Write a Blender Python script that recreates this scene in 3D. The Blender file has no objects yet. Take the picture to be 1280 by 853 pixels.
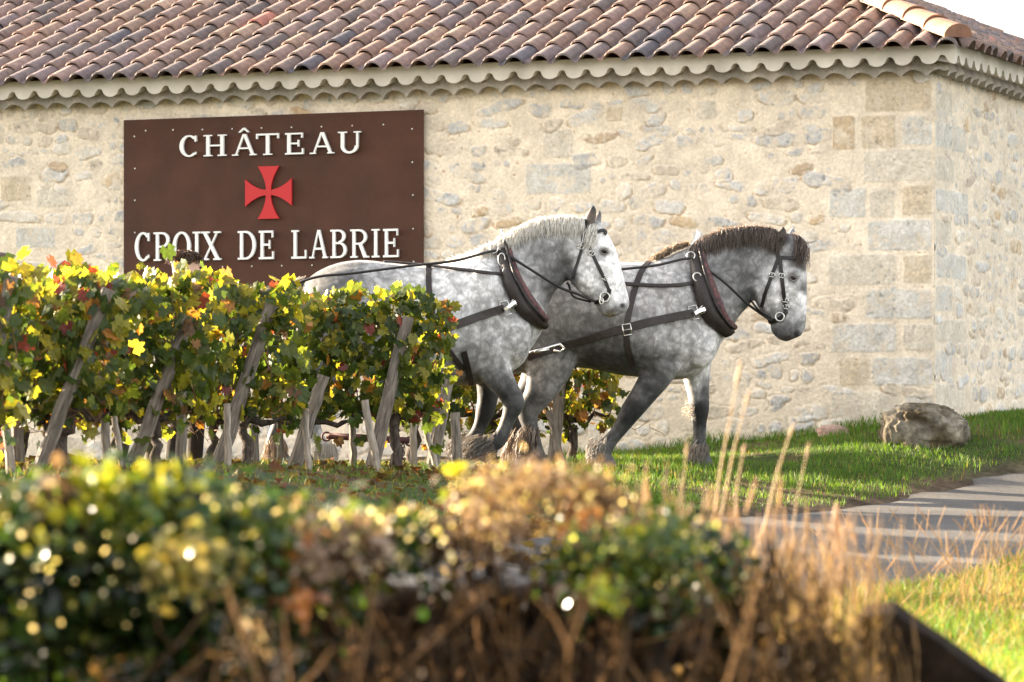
import bpy, bmesh, math, random
import numpy as np
from mathutils import Vector
from mathutils.bvhtree import BVHTree

R = math.radians
S = bpy.context.scene
COL = S.collection

# ------------------------------------------------------------------ camera
F, CX, HY = 4800.0, 640.0, 535.0        # focal length, centre and horizon in photo pixels
CAMZ = 1.0
cam_d = bpy.data.cameras.new('camera')
cam = bpy.data.objects.new('camera', cam_d)
COL.objects.link(cam)
cam.location = (0, 0, CAMZ)
cam.rotation_euler = (R(90), 0, 0)
cam_d.sensor_width = 36.0
cam_d.lens = 36.0 * F / 1280.0
cam_d.shift_y = (HY - 426.5) / 1280.0
cam_d.clip_start = 0.1
cam_d.clip_end = 5000
cam_d.dof.use_dof = True
cam_d.dof.focus_distance = 27.6
cam_d.dof.aperture_fstop = 4.0
S.camera = cam

# ------------------------------------------------------------------ light
SUN_AZ = (-0.900, 0.436)                # horizontal direction towards the sun
SUN_EL = R(16.0)
w = bpy.data.worlds.new('World')
S.world = w
w.use_nodes = True
nt = w.node_tree
bg = nt.nodes['Background']
sky = nt.nodes.new('ShaderNodeTexSky')
sky.sky_type = 'NISHITA'
sky.sun_disc = False
sky.sun_elevation = SUN_EL
sky.sun_rotation = math.atan2(SUN_AZ[0], SUN_AZ[1])
sky.air_density = 1.0
sky.dust_density = 1.5
sky.ozone_density = 1.0
hs = nt.nodes.new('ShaderNodeHueSaturation')          # hazy autumn sky: paler than a clear one
hs.inputs['Saturation'].default_value = 0.34
nt.links.new(sky.outputs[0], hs.inputs['Color'])
wb = nt.nodes.new('ShaderNodeMixRGB'); wb.blend_type = 'MULTIPLY'; wb.inputs[0].default_value = 1.0
wb.inputs[2].default_value = (1.05, 1.0, 0.95, 1)      # camera balanced for shade
nt.links.new(hs.outputs[0], wb.inputs[1])
nt.links.new(wb.outputs[0], bg.inputs[0])
bg.inputs[1].default_value = 0.108
sl = bpy.data.lights.new('sun', 'SUN')
sl.energy = 5.0
sl.angle = R(0.6)
sl.color = (1.0, 0.82, 0.60)
sun = bpy.data.objects.new('sun', sl)
COL.objects.link(sun)
sv = Vector((SUN_AZ[0] * math.cos(SUN_EL), SUN_AZ[1] * math.cos(SUN_EL), math.sin(SUN_EL)))
sun.rotation_euler = sv.to_track_quat('Z', 'Y').to_euler()
sun.location = (-20, 20, 20)
S.view_settings.view_transform = 'Standard'
S.view_settings.look = 'None'
S.view_settings.exposure = 2.98
S.view_settings.gamma = 1.0
S.render.engine = 'CYCLES'
S.cycles.use_denoising = True
S.cycles.max_bounces = 7
S.cycles.diffuse_bounces = 4
S.cycles.glossy_bounces = 3
S.cycles.transmission_bounces = 5
S.cycles.transparent_max_bounces = 8
S.cycles.caustics_reflective = False
S.cycles.caustics_refractive = False

# ------------------------------------------------------------------ helpers
def P(px, py, Y):
    """a photo pixel at depth Y as a world point"""
    return np.array([(px - CX) / F * Y, Y, CAMZ + (HY - py) / F * Y])

ROOTS = {}
def _link(o, parent, origin):
    COL.objects.link(o)
    if parent is not None:
        o.parent = parent
        ROOTS[o.name] = ROOTS[parent.name]
    else:
        o.location = origin
        ROOTS[o.name] = np.array(origin, float)

def tag(o, label=None, cat=None, group=None, kind=None):
    if label: o['label'] = label
    if cat: o['category'] = cat
    if group: o['group'] = group
    if kind: o['kind'] = kind
    return o

def root(name, loc, label, cat, group=None):
    o = bpy.data.objects.new(name, None)
    o.empty_display_size = 0.1
    _link(o, None, tuple(float(v) for v in loc))
    return tag(o, label, cat, group)

def mk(name, verts, faces, mat, parent=None, origin=None, smooth=False, cols=None, tone=None):
    """link a mesh given in world coordinates; faces: list of tuples or (M,k) array or list of such arrays"""
    verts = np.asarray(verts, dtype=np.float64)
    if parent is not None: org = ROOTS[parent.name]
    elif origin is not None: org = np.array(origin, float)
    else:
        org = np.array([(verts[:, 0].min() + verts[:, 0].max()) / 2, (verts[:, 1].min() + verts[:, 1].max()) / 2, verts[:, 2].min()])
    me = bpy.data.meshes.new(name)
    v = (verts - org).astype(np.float32)
    if isinstance(faces, np.ndarray): faces = [faces]
    if len(faces) and isinstance(faces[0], np.ndarray):
        idx = np.concatenate([f.ravel() for f in faces]).astype(np.int32)
        cnt = np.concatenate([np.full(len(f), f.shape[1]) for f in faces]).astype(np.int32)
    else:
        idx = np.array([i for f in faces for i in f], dtype=np.int32)
        cnt = np.array([len(f) for f in faces], dtype=np.int32)
    me.vertices.add(len(v)); me.vertices.foreach_set('co', v.ravel())
    me.loops.add(len(idx)); me.loops.foreach_set('vertex_index', idx)
    me.polygons.add(len(cnt))
    st = np.zeros(len(cnt), np.int32); st[1:] = np.cumsum(cnt)[:-1]
    me.polygons.foreach_set('loop_start', st); me.polygons.foreach_set('loop_total', cnt)
    me.update(calc_edges=True)
    me.validate()
    me.polygons.foreach_set('use_smooth', np.full(len(me.polygons), bool(smooth)))
    if cols is not None:
        a = me.color_attributes.new('Col', 'FLOAT_COLOR', 'POINT')
        c = np.ones((len(v), 4), np.float32); c[:, :3] = cols
        a.data.foreach_set('color', c.ravel())
    if mat: me.materials.append(mat)
    o = bpy.data.objects.new(name, me)
    _link(o, parent, tuple(org))
    return o

class MB:
    """collects shapes, then links them as one mesh"""
    def __init__(s): s.v = []; s.f = []; s.c = []; s.n = 0
    def add(s, v, f, col=None):
        v = np.asarray(v, float)
        s.v.append(v)
        for q in f: s.f.append(tuple(int(i) + s.n for i in q))
        s.c.append(np.tile(np.array(col if col is not None else (1, 1, 1), float), (len(v), 1)))
        s.n += len(v)
    def box(s, c, h, ax=None, col=None):
        c = np.array(c, float)
        ax = np.eye(3) if ax is None else np.array(ax, float)
        v = [c + sx * h[0] * ax[0] + sy * h[1] * ax[1] + sz * h[2] * ax[2] for sx in (-1, 1) for sy in (-1, 1) for sz in (-1, 1)]
        s.add(v, [(0, 1, 3, 2), (4, 6, 7, 5), (0, 4, 5, 1), (2, 3, 7, 6), (0, 2, 6, 4), (1, 5, 7, 3)], col)
    def tube(s, pts, rad, n=8, col=None, cap=True):
        v, f = tube_geo(pts, rad, n, cap); s.add(v, f, col)
    def build(s, name, mat, parent=None, origin=None, smooth=False):
        return mk(name, np.concatenate(s.v), s.f, mat, parent, origin, smooth, cols=np.concatenate(s.c))

def frames(pts):
    pts = np.asarray(pts, float)
    t = np.gradient(pts, axis=0)
    t /= np.linalg.norm(t, axis=1)[:, None] + 1e-12
    a = np.array([0, 0, 1.0]) if abs(t[0][2]) < 0.9 else np.array([1.0, 0, 0])
    us, vs = [], []
    u = a - t[0] * a.dot(t[0])
    for k in range(len(pts)):
        u = u - t[k] * u.dot(t[k]); u /= np.linalg.norm(u) + 1e-12
        us.append(u); vs.append(np.cross(t[k], u))
    return t, np.array(us), np.array(vs)

def tube_geo(pts, rad, n=8, cap=True):
    pts = np.asarray(pts, float)
    rad = np.broadcast_to(np.asarray(rad, float), (len(pts),))
    t, u, v = frames(pts)
    a = np.arange(n) * 2 * math.pi / n
    V = np.concatenate([pts[k] + rad[k] * (np.cos(a)[:, None] * u[k] + np.sin(a)[:, None] * v[k]) for k in range(len(pts))])
    Fc = [(k * n + i, k * n + (i + 1) % n, (k + 1) * n + (i + 1) % n, (k + 1) * n + i) for k in range(len(pts) - 1) for i in range(n)]
    if cap:
        Fc.append(tuple(range(n - 1, -1, -1))); m = (len(pts) - 1) * n; Fc.append(tuple(range(m, m + n)))
    return V, Fc

def loft_geo(rings, cap=True):
    n = len(rings[0])
    V = np.concatenate(rings)
    Fc = [(k * n + i, k * n + (i + 1) % n, (k + 1) * n + (i + 1) % n, (k + 1) * n + i) for k in range(len(rings) - 1) for i in range(n)]
    if cap:
        Fc.append(tuple(range(n - 1, -1, -1))); m = (len(rings) - 1) * n; Fc.append(tuple(range(m, m + n)))
    return V, Fc

def spline(pts, m):
    """Catmull-Rom through rows of pts, m samples per span"""
    p = np.asarray(pts, float)
    q = np.vstack([2 * p[0] - p[1], p, 2 * p[-1] - p[-2]])
    out = []
    for i in range(len(p) - 1):
        a, b, c, d = q[i], q[i + 1], q[i + 2], q[i + 3]
        for k in range(m):
            t = k / m
            out.append(0.5 * (2 * b + (c - a) * t + (2 * a - 5 * b + 4 * c - d) * t * t + (3 * b - a - 3 * c + d) * t ** 3))
    out.append(p[-1])
    return np.array(out)

def vnoise(x, y, z=0.0, seed=0):
    """cheap smooth value noise on arrays, about -1..1"""
    x = np.asarray(x, float); y = np.asarray(y, float); z = np.asarray(z, float) + np.zeros_like(x)
    xi, yi, zi = np.floor(x).astype(np.int64), np.floor(y).astype(np.int64), np.floor(z).astype(np.int64)
    fx, fy, fz = x - xi, y - yi, z - zi
    fx, fy, fz = [t * t * (3 - 2 * t) for t in (fx, fy, fz)]
    def h(a, b, c):
        n = (a * 73856093) ^ (b * 19349663) ^ (c * 83492791) ^ (seed * 2654435761)
        n = (n ^ (n >> 13)) * 1274126177 & 0x7fffffff
        n = n ^ (n >> 16)
        return (n % 100003) / 50001.5 - 1
    r = 0
    for dx, wx in ((0, 1 - fx), (1, fx)):
        for dy, wy in ((0, 1 - fy), (1, fy)):
            for dz, wz in ((0, 1 - fz), (1, fz)):
                r = r + h(xi + dx, yi + dy, zi + dz) * wx * wy * wz
    return r

def fbm(x, y, z=0.0, seed=0, oct=4):
    s, a, f = 0, 1.0, 1.0
    for k in range(oct):
        s = s + a * vnoise(np.asarray(x) * f, np.asarray(y) * f, np.asarray(z) * f, seed + k * 17); a *= 0.5; f *= 2.03
    return s / 1.6

# ------------------------------------------------------------------ materials
def _n(nt, t, **kw):
    n = nt.nodes.new(t)
    for k, v in kw.items(): setattr(n, k, v)
    return n

def mat(name, col=(0.5, 0.5, 0.5), rough=0.7, metal=0.0, var=0.0, scale=8.0, bump=0.0, bscale=40.0, attr=False,
        stretch=(1, 1, 1), col2=None, spec=0.5, trans=0.0, fine=0.0, fscale=200.0, translucent=0.0, detail=5.0, ttint=(1.9, 1.75, 0.75)):
    m = bpy.data.materials.new(name); m.use_nodes = True
    nt = m.node_tree; L = nt.links.new
    b = nt.nodes['Principled BSDF']
    b.inputs['Roughness'].default_value = rough
    b.inputs['Metallic'].default_value = metal
    b.inputs['Specular IOR Level'].default_value = spec
    tc = _n(nt, 'ShaderNodeTexCoord'); mp = _n(nt, 'ShaderNodeMapping')
    mp.inputs['Scale'].default_value = stretch
    L(tc.outputs['Object'], mp.inputs[0])
    if attr:
        a = _n(nt, 'ShaderNodeAttribute'); a.attribute_name = 'Col'; src = a.outputs['Color']
    else:
        rgb = _n(nt, 'ShaderNodeRGB'); rgb.outputs[0].default_value = (*col, 1); src = rgb.outputs[0]
    if col2 is not None:
        nz = _n(nt, 'ShaderNodeTexNoise'); nz.inputs['Scale'].default_value = scale; nz.inputs['Detail'].default_value = detail
        L(mp.outputs[0], nz.inputs['Vector'])
        rp = _n(nt, 'ShaderNodeValToRGB'); rp.color_ramp.elements[0].position = 0.38; rp.color_ramp.elements[1].position = 0.62
        L(nz.outputs[0], rp.inputs[0])
        mx = _n(nt, 'ShaderNodeMixRGB'); mx.inputs[2].default_value = (*col2, 1)
        L(rp.outputs[0], mx.inputs[0]); L(src, mx.inputs[1]); src = mx.outputs[0]
    for amt, sc in ((var, scale * 1.7), (fine, fscale)):
        if amt:
            nz = _n(nt, 'ShaderNodeTexNoise'); nz.inputs['Scale'].default_value = sc; nz.inputs['Detail'].default_value = 4
            L(mp.outputs[0], nz.inputs['Vector'])
            mr = _n(nt, 'ShaderNodeMapRange'); mr.inputs[1].default_value = 0.3; mr.inputs[2].default_value = 0.7
            mr.inputs[3].default_value = 1 - amt; mr.inputs[4].default_value = 1 + amt
            L(nz.outputs[0], mr.inputs[0])
            mx = _n(nt, 'ShaderNodeMixRGB', blend_type='MULTIPLY'); mx.inputs[0].default_value = 1
            L(src, mx.inputs[1]); L(mr.outputs[0], mx.inputs[2]); src = mx.outputs[0]
    L(src, b.inputs['Base Color'])
    if bump:
        nz = _n(nt, 'ShaderNodeTexNoise'); nz.inputs['Scale'].default_value = bscale; nz.inputs['Detail'].default_value = 6
        L(mp.outputs[0], nz.inputs['Vector'])
        bp = _n(nt, 'ShaderNodeBump'); bp.inputs['Strength'].default_value = bump; bp.inputs['Distance'].default_value = 0.01
        L(nz.outputs[0], bp.inputs['Height']); L(bp.outputs[0], b.inputs['Normal'])
    if translucent:
        tl = _n(nt, 'ShaderNodeBsdfTranslucent'); L(src, tl.inputs[0])
        gm = _n(nt, 'ShaderNodeMixRGB', blend_type='MULTIPLY'); gm.inputs[0].default_value = 1
        gm.inputs[2].default_value = (*ttint, 1)
        L(src, gm.inputs[1]); L(gm.outputs[0], tl.inputs[0])
        ms = _n(nt, 'ShaderNodeMixShader'); ms.inputs[0].default_value = translucent
        L(b.outputs[0], ms.inputs[1]); L(tl.outputs[0], ms.inputs[2])
        L(ms.outputs[0], nt.nodes['Material Output'].inputs['Surface'])
    return m

M = {}
M['leaf'] = mat('vine_leaf', attr=True, spec=0.32, rough=0.40, var=0.3, scale=25, translucent=0.5, fine=0.15, fscale=120)
M['bushleaf'] = mat('bush_leaf', attr=True, rough=0.2, var=0.2, scale=20, translucent=0.35, spec=0.34)
M['dryleaf'] = mat('dry_leaf', attr=True, spec=0.1, rough=0.6, var=0.25, scale=25, translucent=0.35)
M['grass'] = mat('grass_blade', attr=True, spec=0.25, rough=0.55, translucent=0.35, var=0.2, scale=3)
M['straw'] = mat('straw', attr=True, spec=0.2, rough=0.6, translucent=0.3, var=0.15, scale=20)
M['wood'] = mat('grey_wood', col=(0.18, 0.15, 0.122), rough=0.85, col2=(0.085, 0.07, 0.057), scale=9, stretch=(6, 6, 0.8), var=0.3, bump=0.7, bscale=14)
M['palewood'] = mat('pale_wood', col=(0.30, 0.25, 0.20), rough=0.85, col2=(0.18, 0.15, 0.12), scale=9, stretch=(6, 6, 0.8), var=0.25, bump=0.5, bscale=14)
M['bark'] = mat('vine_bark', spec=0.15, col=(0.040, 0.030, 0.025), rough=0.95, col2=(0.085, 0.068, 0.056), scale=18, stretch=(3, 3, 0.7), var=0.3, bump=1.0, bscale=30)
M['cane'] = mat('vine_cane', spec=0.2, col=(0.16, 0.09, 0.05), rough=0.8, var=0.3, scale=15)
M['twig'] = mat('dry_twig', attr=True, spec=0.04, rough=0.85, var=0.3, scale=15)
M['wire'] = mat('wire', col=(0.25, 0.24, 0.23), rough=0.45, metal=0.9)
M['wallstone'] = mat('limestone_wall', attr=True, rough=0.93, var=0.12, scale=3.5, fine=0.12, fscale=38, bump=0.7, bscale=34, spec=0.2)
M['render'] = mat('cornice_render', col=(0.37, 0.335, 0.29), rough=0.9, col2=(0.28, 0.25, 0.22), scale=3, var=0.12, bump=0.2, bscale=50, spec=0.2)
M['limewash'] = mat('cornice_limewash', col=(0.58, 0.535, 0.465), rough=0.9, col2=(0.47, 0.43, 0.37), scale=3, var=0.1, bump=0.2, bscale=50, spec=0.2)
M['tile'] = mat('clay_tile', attr=True, rough=0.78, var=0.28, scale=9, fine=0.15, fscale=70, bump=0.25, bscale=60)
M['hiptile'] = mat('hip_tile', col=(0.27, 0.125, 0.07), rough=0.8, var=0.25, scale=6, bump=0.25, bscale=50, col2=(0.19, 0.095, 0.06))
M['deck'] = mat('roof_mortar', col=(0.30, 0.14, 0.09), rough=0.9, var=0.25, scale=8)
M['corten'] = mat('rusted_steel', col=(0.058, 0.021, 0.011), rough=0.8, col2=(0.046, 0.018, 0.010), scale=2.2, var=0.18, fine=0.12, fscale=90, bump=0.1, bscale=90, spec=0.3)
M['letter'] = mat('white_letter', col=(0.66, 0.655, 0.64), rough=0.5)
M['red'] = mat('red_cross', col=(0.40, 0.011, 0.014), rough=0.5, spec=0.3)
M['screw'] = mat('steel_screw', col=(0.45, 0.43, 0.41), rough=0.4, metal=0.8)
M['leather'] = mat('dark_leather', col=(0.012, 0.009, 0.008), spec=0.35, rough=0.45, var=0.3, scale=25, bump=0.15, bscale=90)
M['worn'] = mat('worn_leather', col=(0.024, 0.017, 0.015), spec=0.35, rough=0.5, var=0.35, scale=18, bump=0.2, bscale=80)
M['lining'] = mat('collar_lining', col=(0.13, 0.05, 0.05), rough=0.8, col2=(0.05, 0.028, 0.028), scale=30, var=0.3)
M['steel'] = mat('buckle_steel', col=(0.62, 0.60, 0.57), rough=0.3, metal=1.0)
M['eye'] = mat('horse_eye', col=(0.012, 0.008, 0.006), rough=0.08)
M['asphalt'] = mat('asphalt', col=(0.092, 0.086, 0.081), rough=0.9, spec=0.25, col2=(0.066, 0.062, 0.060), scale=1.2, var=0.15, fine=0.3, fscale=60, bump=0.6, bscale=70)
M['soil'] = mat('soil', attr=True, rough=1.0, var=0.35, scale=2.5, fine=0.35, fscale=25, bump=0.9, bscale=18, spec=0.1)
M['rock'] = mat('boulder', spec=0.15, col=(0.21, 0.185, 0.145), rough=0.95, col2=(0.06, 0.045, 0.026), scale=5, var=0.4, bump=1.0, bscale=16, detail=9, fine=0.35, fscale=30)
M['footstone'] = mat('reddish_stone', col=(0.33, 0.22, 0.17), rough=0.95, var=0.3, bump=0.6, bscale=30)
M['darkstone'] = mat('dark_stone', col=(0.020, 0.014, 0.010), rough=0.95, col2=(0.010, 0.007, 0.006), scale=8, var=0.4, bump=0.8, bscale=25, spec=0.03)
M['greystone'] = mat('grey_stone', spec=0.1, col=(0.085, 0.07, 0.06), rough=0.95, col2=(0.04, 0.032, 0.028), scale=14, var=0.35, bump=1.0, bscale=30)
M['rustbar'] = mat('red_painted_iron', col=(0.07, 0.014, 0.012), rough=0.7, var=0.3, scale=12)
M['chain'] = mat('rusty_chain', col=(0.06, 0.035, 0.025), rough=0.7, metal=0.5)
M['skin'] = mat('skin', col=(0.50, 0.31, 0.22), rough=0.55)
M['hairbrown'] = mat('brown_hair', col=(0.055, 0.03, 0.017), rough=0.5, stretch=(1, 1, 0.2), var=0.4, scale=60)
M['jacket'] = mat('navy_jacket', col=(0.02, 0.025, 0.05), rough=0.9, var=0.2)
M['jeans'] = mat('brown_work_trousers', col=(0.030, 0.024, 0.020), rough=0.95, spec=0.1, var=0.2)
M['cap'] = mat('dark_cap', col=(0.03, 0.022, 0.02), rough=0.9)
# ------------------------------------------------------------------ ground
GP = np.array([  # x, y, height relative to the camera
    (3.3, 30, 0.02), (4.4, 31, 0.06), (5.5, 32.5, 0.12), (7, 34, 0.2), (1.85, 30.6, -0.135), (0.3, 31.2, -0.24), (-2, 32.2, -0.30), (-5, 33.5, -0.32), (-8, 35, -0.32),
    (3, 34, 0.05), (0, 35, -0.2),
    (-1, 27.5, -0.31), (0.7, 28.4, -0.31), (1.3, 28.5, -0.315), (-3, 28, -0.31), (-6, 28, -0.31), (0.2, 29.8, -0.30), (1.6, 29.3, -0.28),
    (-3, 22, -0.25), (-1.7, 24, -0.27), (-.7, 26, -0.29), (-3, 26, -0.29), (-6, 22, -0.25), (-6, 25, -.27),
    (2.03, 27, -0.54), (2.8, 27.6, -0.49), (3.85, 28.4, -0.39), (5, 29.3, -0.3), (3.0, 29.0, -0.18), (4.3, 30, -0.08), (2.2, 28.6, -0.33),
    (2.2, 24, -0.74), (3.5, 25, -0.68), (5, 26.5, -0.55), (2, 22, -0.84), (3.3, 22, -0.82), (5, 23, -0.8), (1.0, 24, -0.62), (1.0, 26, -0.5), (0.6, 21, -0.78),
    (-0.6, 23.5, -0.37), (-1, 21, -0.36), (-3, 19, -0.42), (-6, 18, -0.45), (-0.3, 18, -0.78), (-2, 14.5, -0.9),
    (3, 19, -0.86), (2, 16, -0.95), (0, 13, -1.0), (-2, 11, -1.02), (2.5, 11, -1.02), (0, 8, -1.05), (-3, 7, -1.05), (3, 7, -1.05), (0, 4, -1.05), (-5, 4, -1.05), (5, 4, -1.05), (7, 15, -1), (8, 24, -.75), (-8, 12, -1), (8, 30, -.15)])
def _phi(r2): return 0.5 * r2 * np.log(r2 + 1e-9)
_n_ = len(GP)
_d2 = ((GP[:, None, :2] - GP[None, :, :2]) ** 2).sum(-1)
_A = np.zeros((_n_ + 3, _n_ + 3)); _A[:_n_, :_n_] = _phi(_d2) + np.eye(_n_) * 0.15
_A[:_n_, _n_] = 1; _A[:_n_, _n_ + 1:] = GP[:, :2]; _A[_n_, :_n_] = 1; _A[_n_ + 1:, :_n_] = GP[:, :2].T
_W = np.linalg.solve(_A, np.concatenate([GP[:, 2], np.zeros(3)]))
def gz(x, y):
    x = np.clip(np.asarray(x, float), -9, 9); y = np.clip(np.asarray(y, float), 3, 36)
    sh = x.shape; x = x.ravel(); y = y.ravel()
    z = np.zeros(len(x))
    for i in range(0, len(x), 20000):
        xs, ys = x[i:i + 20000], y[i:i + 20000]
        d2 = (xs[:, None] - GP[None, :, 0]) ** 2 + (ys[:, None] - GP[None, :, 1]) ** 2
        z[i:i + 20000] = _phi(d2) @ _W[:_n_] + _W[_n_] + _W[_n_ + 1] * xs + _W[_n_ + 2] * ys
    return (CAMZ + z).reshape(sh)
def g1(x, y): return float(gz(np.array([x]), np.array([y]))[0])

ROADC = spline([(9.5, 31.6), (6.1, 29.2), (4.1, 27.2), (2.75, 25.3), (1.8, 23.0), (0.95, 20.5), (-0.2, 17.8), (-1.9, 15.2), (-4.7, 12.5), (-9, 9.5)], 10)
_rt = np.gradient(ROADC, axis=0); _rt /= np.linalg.norm(_rt, axis=1)[:, None]
_rn = np.stack([-_rt[:, 1], _rt[:, 0]], 1)
def road_dist(x, y):
    d = np.full(np.shape(x), 1e9)
    for c in ROADC: d = np.minimum(d, (x - c[0]) ** 2 + (y - c[1]) ** 2)
    return np.sqrt(d)
ROADW = 1.3
def grass_mix(x, y):
    return fbm(np.asarray(x) * 0.9, np.asarray(y) * 0.9, 0, 3)

xs = np.concatenate([[-2500, -600, -150, -50, -20, -12], np.arange(-9, 9.01, 0.12), [12, 20, 50, 150, 600, 2500]])
ys = np.concatenate([[-600, -100, -30, -8, 0], np.arange(3, 36.01, 0.12), [40, 60, 120, 400, 1200, 3500]])
gx, gy = np.meshgrid(xs, ys)
rd = road_dist(gx, gy)
gh = gz(gx, gy) + (0.02 * fbm(gx * 1.3, gy * 1.3, 0, 5) + 0.012 * fbm(gx * 5, gy * 5, 0, 9)) * np.clip((rd - ROADW) / 0.8, 0, 1)
gh -= 0.05 * np.clip((ROADW - rd) / 0.3, -0.4, 1)
nx, ny = len(xs), len(ys)
ii = np.arange(nx * ny).reshape(ny, nx)
gf = np.stack([ii[:-1, :-1], ii[:-1, 1:], ii[1:, 1:], ii[1:, :-1]], -1).reshape(-1, 4)
mixv = grass_mix(gx, gy)[..., None]
gc = np.where(mixv > 0.15, np.array([0.075, 0.052, 0.030]), np.array([0.040, 0.052, 0.016]))
gc = gc + (np.array([0.07, 0.05, 0.035]) - gc) * 0.8 * np.clip((ROADW + 0.25 - rd) / 0.3, 0, 1)[..., None]
ground = mk('ground', np.stack([gx, gy, gh], -1).reshape(-1, 3), gf, M['soil'], origin=(0, 0, 0), smooth=True, cols=gc.reshape(-1, 3))
tag(ground, 'grassy uneven ground sloping from the wall to the lane', 'ground', kind='structure')

# the lane: a sheet following the ground
rv, rf = [], []
K = 15
for i, (c, nrm) in enumerate(zip(ROADC, _rn)):
    for k in range(K):
        s = (k / (K - 1) * 2 - 1)
        e = ROADW * s
        if k in (0, K - 1): e += 0.12 * math.sin(i * 1.7 + k) + 0.08 * math.sin(i * 4.1)
        x, y = c + nrm * e
        rv.append((x, y, g1(x, y) - (0.03 if k in (0, K - 1) else 0) + 0.02 * (1 - s * s)))
for i in range(len(ROADC) - 1):
    for k in range(K - 1): rf.append((i * K + k, i * K + k + 1, (i + 1) * K + k + 1, (i + 1) * K + k))
road = mk('road', rv, rf, M['asphalt'], origin=(3, 25, 0), smooth=True)
tag(road, 'worn grey asphalt lane striped with long shadows', 'road', kind='structure')

# grass: blades as one mesh per zone
def blades(name, X, Y, h, wdt, cols, label, rng, lean=0.5, mt='grass'):
    n = len(X)
    Z = gz(X, Y)
    a = rng.uniform(0, 2 * math.pi, n)
    dx, dy = np.cos(a), np.sin(a)
    b = rng.uniform(0, 2 * math.pi, n); ln = rng.uniform(0.1, lean, n)
    lx, ly = np.cos(b) * ln * h, np.sin(b) * ln * h
    base = np.stack([X, Y, Z - 0.01], -1)
    s = np.stack([dx * wdt, dy * wdt, np.zeros(n)], -1)
    mid = base + np.stack([lx * 0.35, ly * 0.35, h * 0.6], -1)
    tip = base + np.stack([lx, ly, h], -1)
    V = np.stack([base - s, base + s, mid + s * 0.7, mid - s * 0.7, tip], 1).reshape(-1, 3)
    o = np.arange(n)[:, None] * 5
    f4 = o + np.array([[0, 1, 2, 3]]); f3 = o + np.array([[3, 2, 4]])
    ob = mk(name, V, [f4, f3], M[mt], origin=(0, 0, 0), cols=np.repeat(cols, 5, axis=0))
    return tag(ob, label, 'grass', kind='stuff')

rng = np.random.default_rng(4)
def grass_cols(n, rng, dry=0.0):
    g = np.array([0.048, 0.118, 0.012]); g2 = np.array([0.095, 0.165, 0.020]); d = np.array([0.26, 0.19, 0.07])
    t = rng.random((n, 1)); c = g + (g2 - g) * t
    dm = (rng.random((n, 1)) < dry)
    return np.where(dm, d * rng.uniform(0.6, 1.2, (n, 1)), c) * rng.uniform(0.75, 1.25, (n, 1))
# bank between wall and lane
X = rng.uniform(0.4, 7.0, 300000); Y = rng.uniform(26, 34, 300000)
n_in = -(-0.389 * (X - 3.3) - 0.921 * (Y - 30))        # behind the facade plane > 0
n_r = (0.921 * (X - 3.3) - 0.389 * (Y - 30))           # in front of the right face > 0
ok = ((n_in < -0.02) | (n_r > 0.02)) & (road_dist(X, Y) > ROADW - 0.02 + 0.15 * fbm(X * 2.5, Y * 2.5, 0, 8))
thin = 0.5 + 0.6 * fbm(X * 1.2, Y * 1.2, 0, 21)
near = np.clip((road_dist(X, Y) - ROADW) / 0.28, 0.25, 1)
ok &= rng.random(len(X)) < np.clip(thin, 0.15, 1) * near
X, Y = X[ok], Y[ok]
hh = rng.uniform(0.03, 0.085, len(X)) * (1 + 0.5 * fbm(X * 2, Y * 2, 0, 2))
edge = -(-0.389 * (X - 3.3) - 0.921 * (Y - 30))
hh *= np.where(np.abs(edge) < 0.25, 1.5, 1.0)
blades('bank_grass', X, Y, hh, 0.0035, grass_cols(len(X), rng, 0.06), 'short green grass on the bank below the stone wall', rng)
# among and before the vines
X = rng.uniform(-4.2, 1.6, 70000); Y = rng.uniform(18.5, 30.5, 70000)
ok = (road_dist(X, Y) > ROADW) & (rng.random(len(X)) < np.clip(0.55 + 0.9 * fbm(X * 1.1, Y * 1.1, 0, 31), 0.06, 1))
n_in = -(-0.389 * (X - 3.3) - 0.921 * (Y - 30)); ok &= n_in < -0.05
X, Y = X[ok], Y[ok]
blades('vineyard_grass', X, Y, rng.uniform(0.02, 0.09, len(X)), 0.0035, grass_cols(len(X), rng, 0.3) * 0.8, 'rough green and straw grass round the vine rows', rng, 0.9)
# verge this side of the lane
X = rng.uniform(0.8, 5.0, 110000); Y = rng.uniform(14, 24, 110000)
ok = (road_dist(X, Y) > ROADW - 0.05) & (X > 1.0)
X, Y = X[ok], Y[ok]
blades('verge_grass', X, Y, rng.uniform(0.04, 0.14, len(X)), 0.004, grass_cols(len(X), rng, 0.32), 'sunlit yellow green grass on the near verge of the lane', rng, 0.9)

X = rng.uniform(0.55, 3.2, 60000); Y = rng.uniform(8.0, 15.0, 60000)
ok = (X > 0.086 * Y + 0.02) & (road_dist(X, Y) > ROADW)
X, Y = X[ok], Y[ok]
blades('weedy_grass', X, Y, rng.uniform(0.04, 0.16, len(X)), 0.004, grass_cols(len(X), rng, 0.35) * 1.5, 'bright weedy grass beyond the dark stone block', rng, 0.9)
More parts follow.
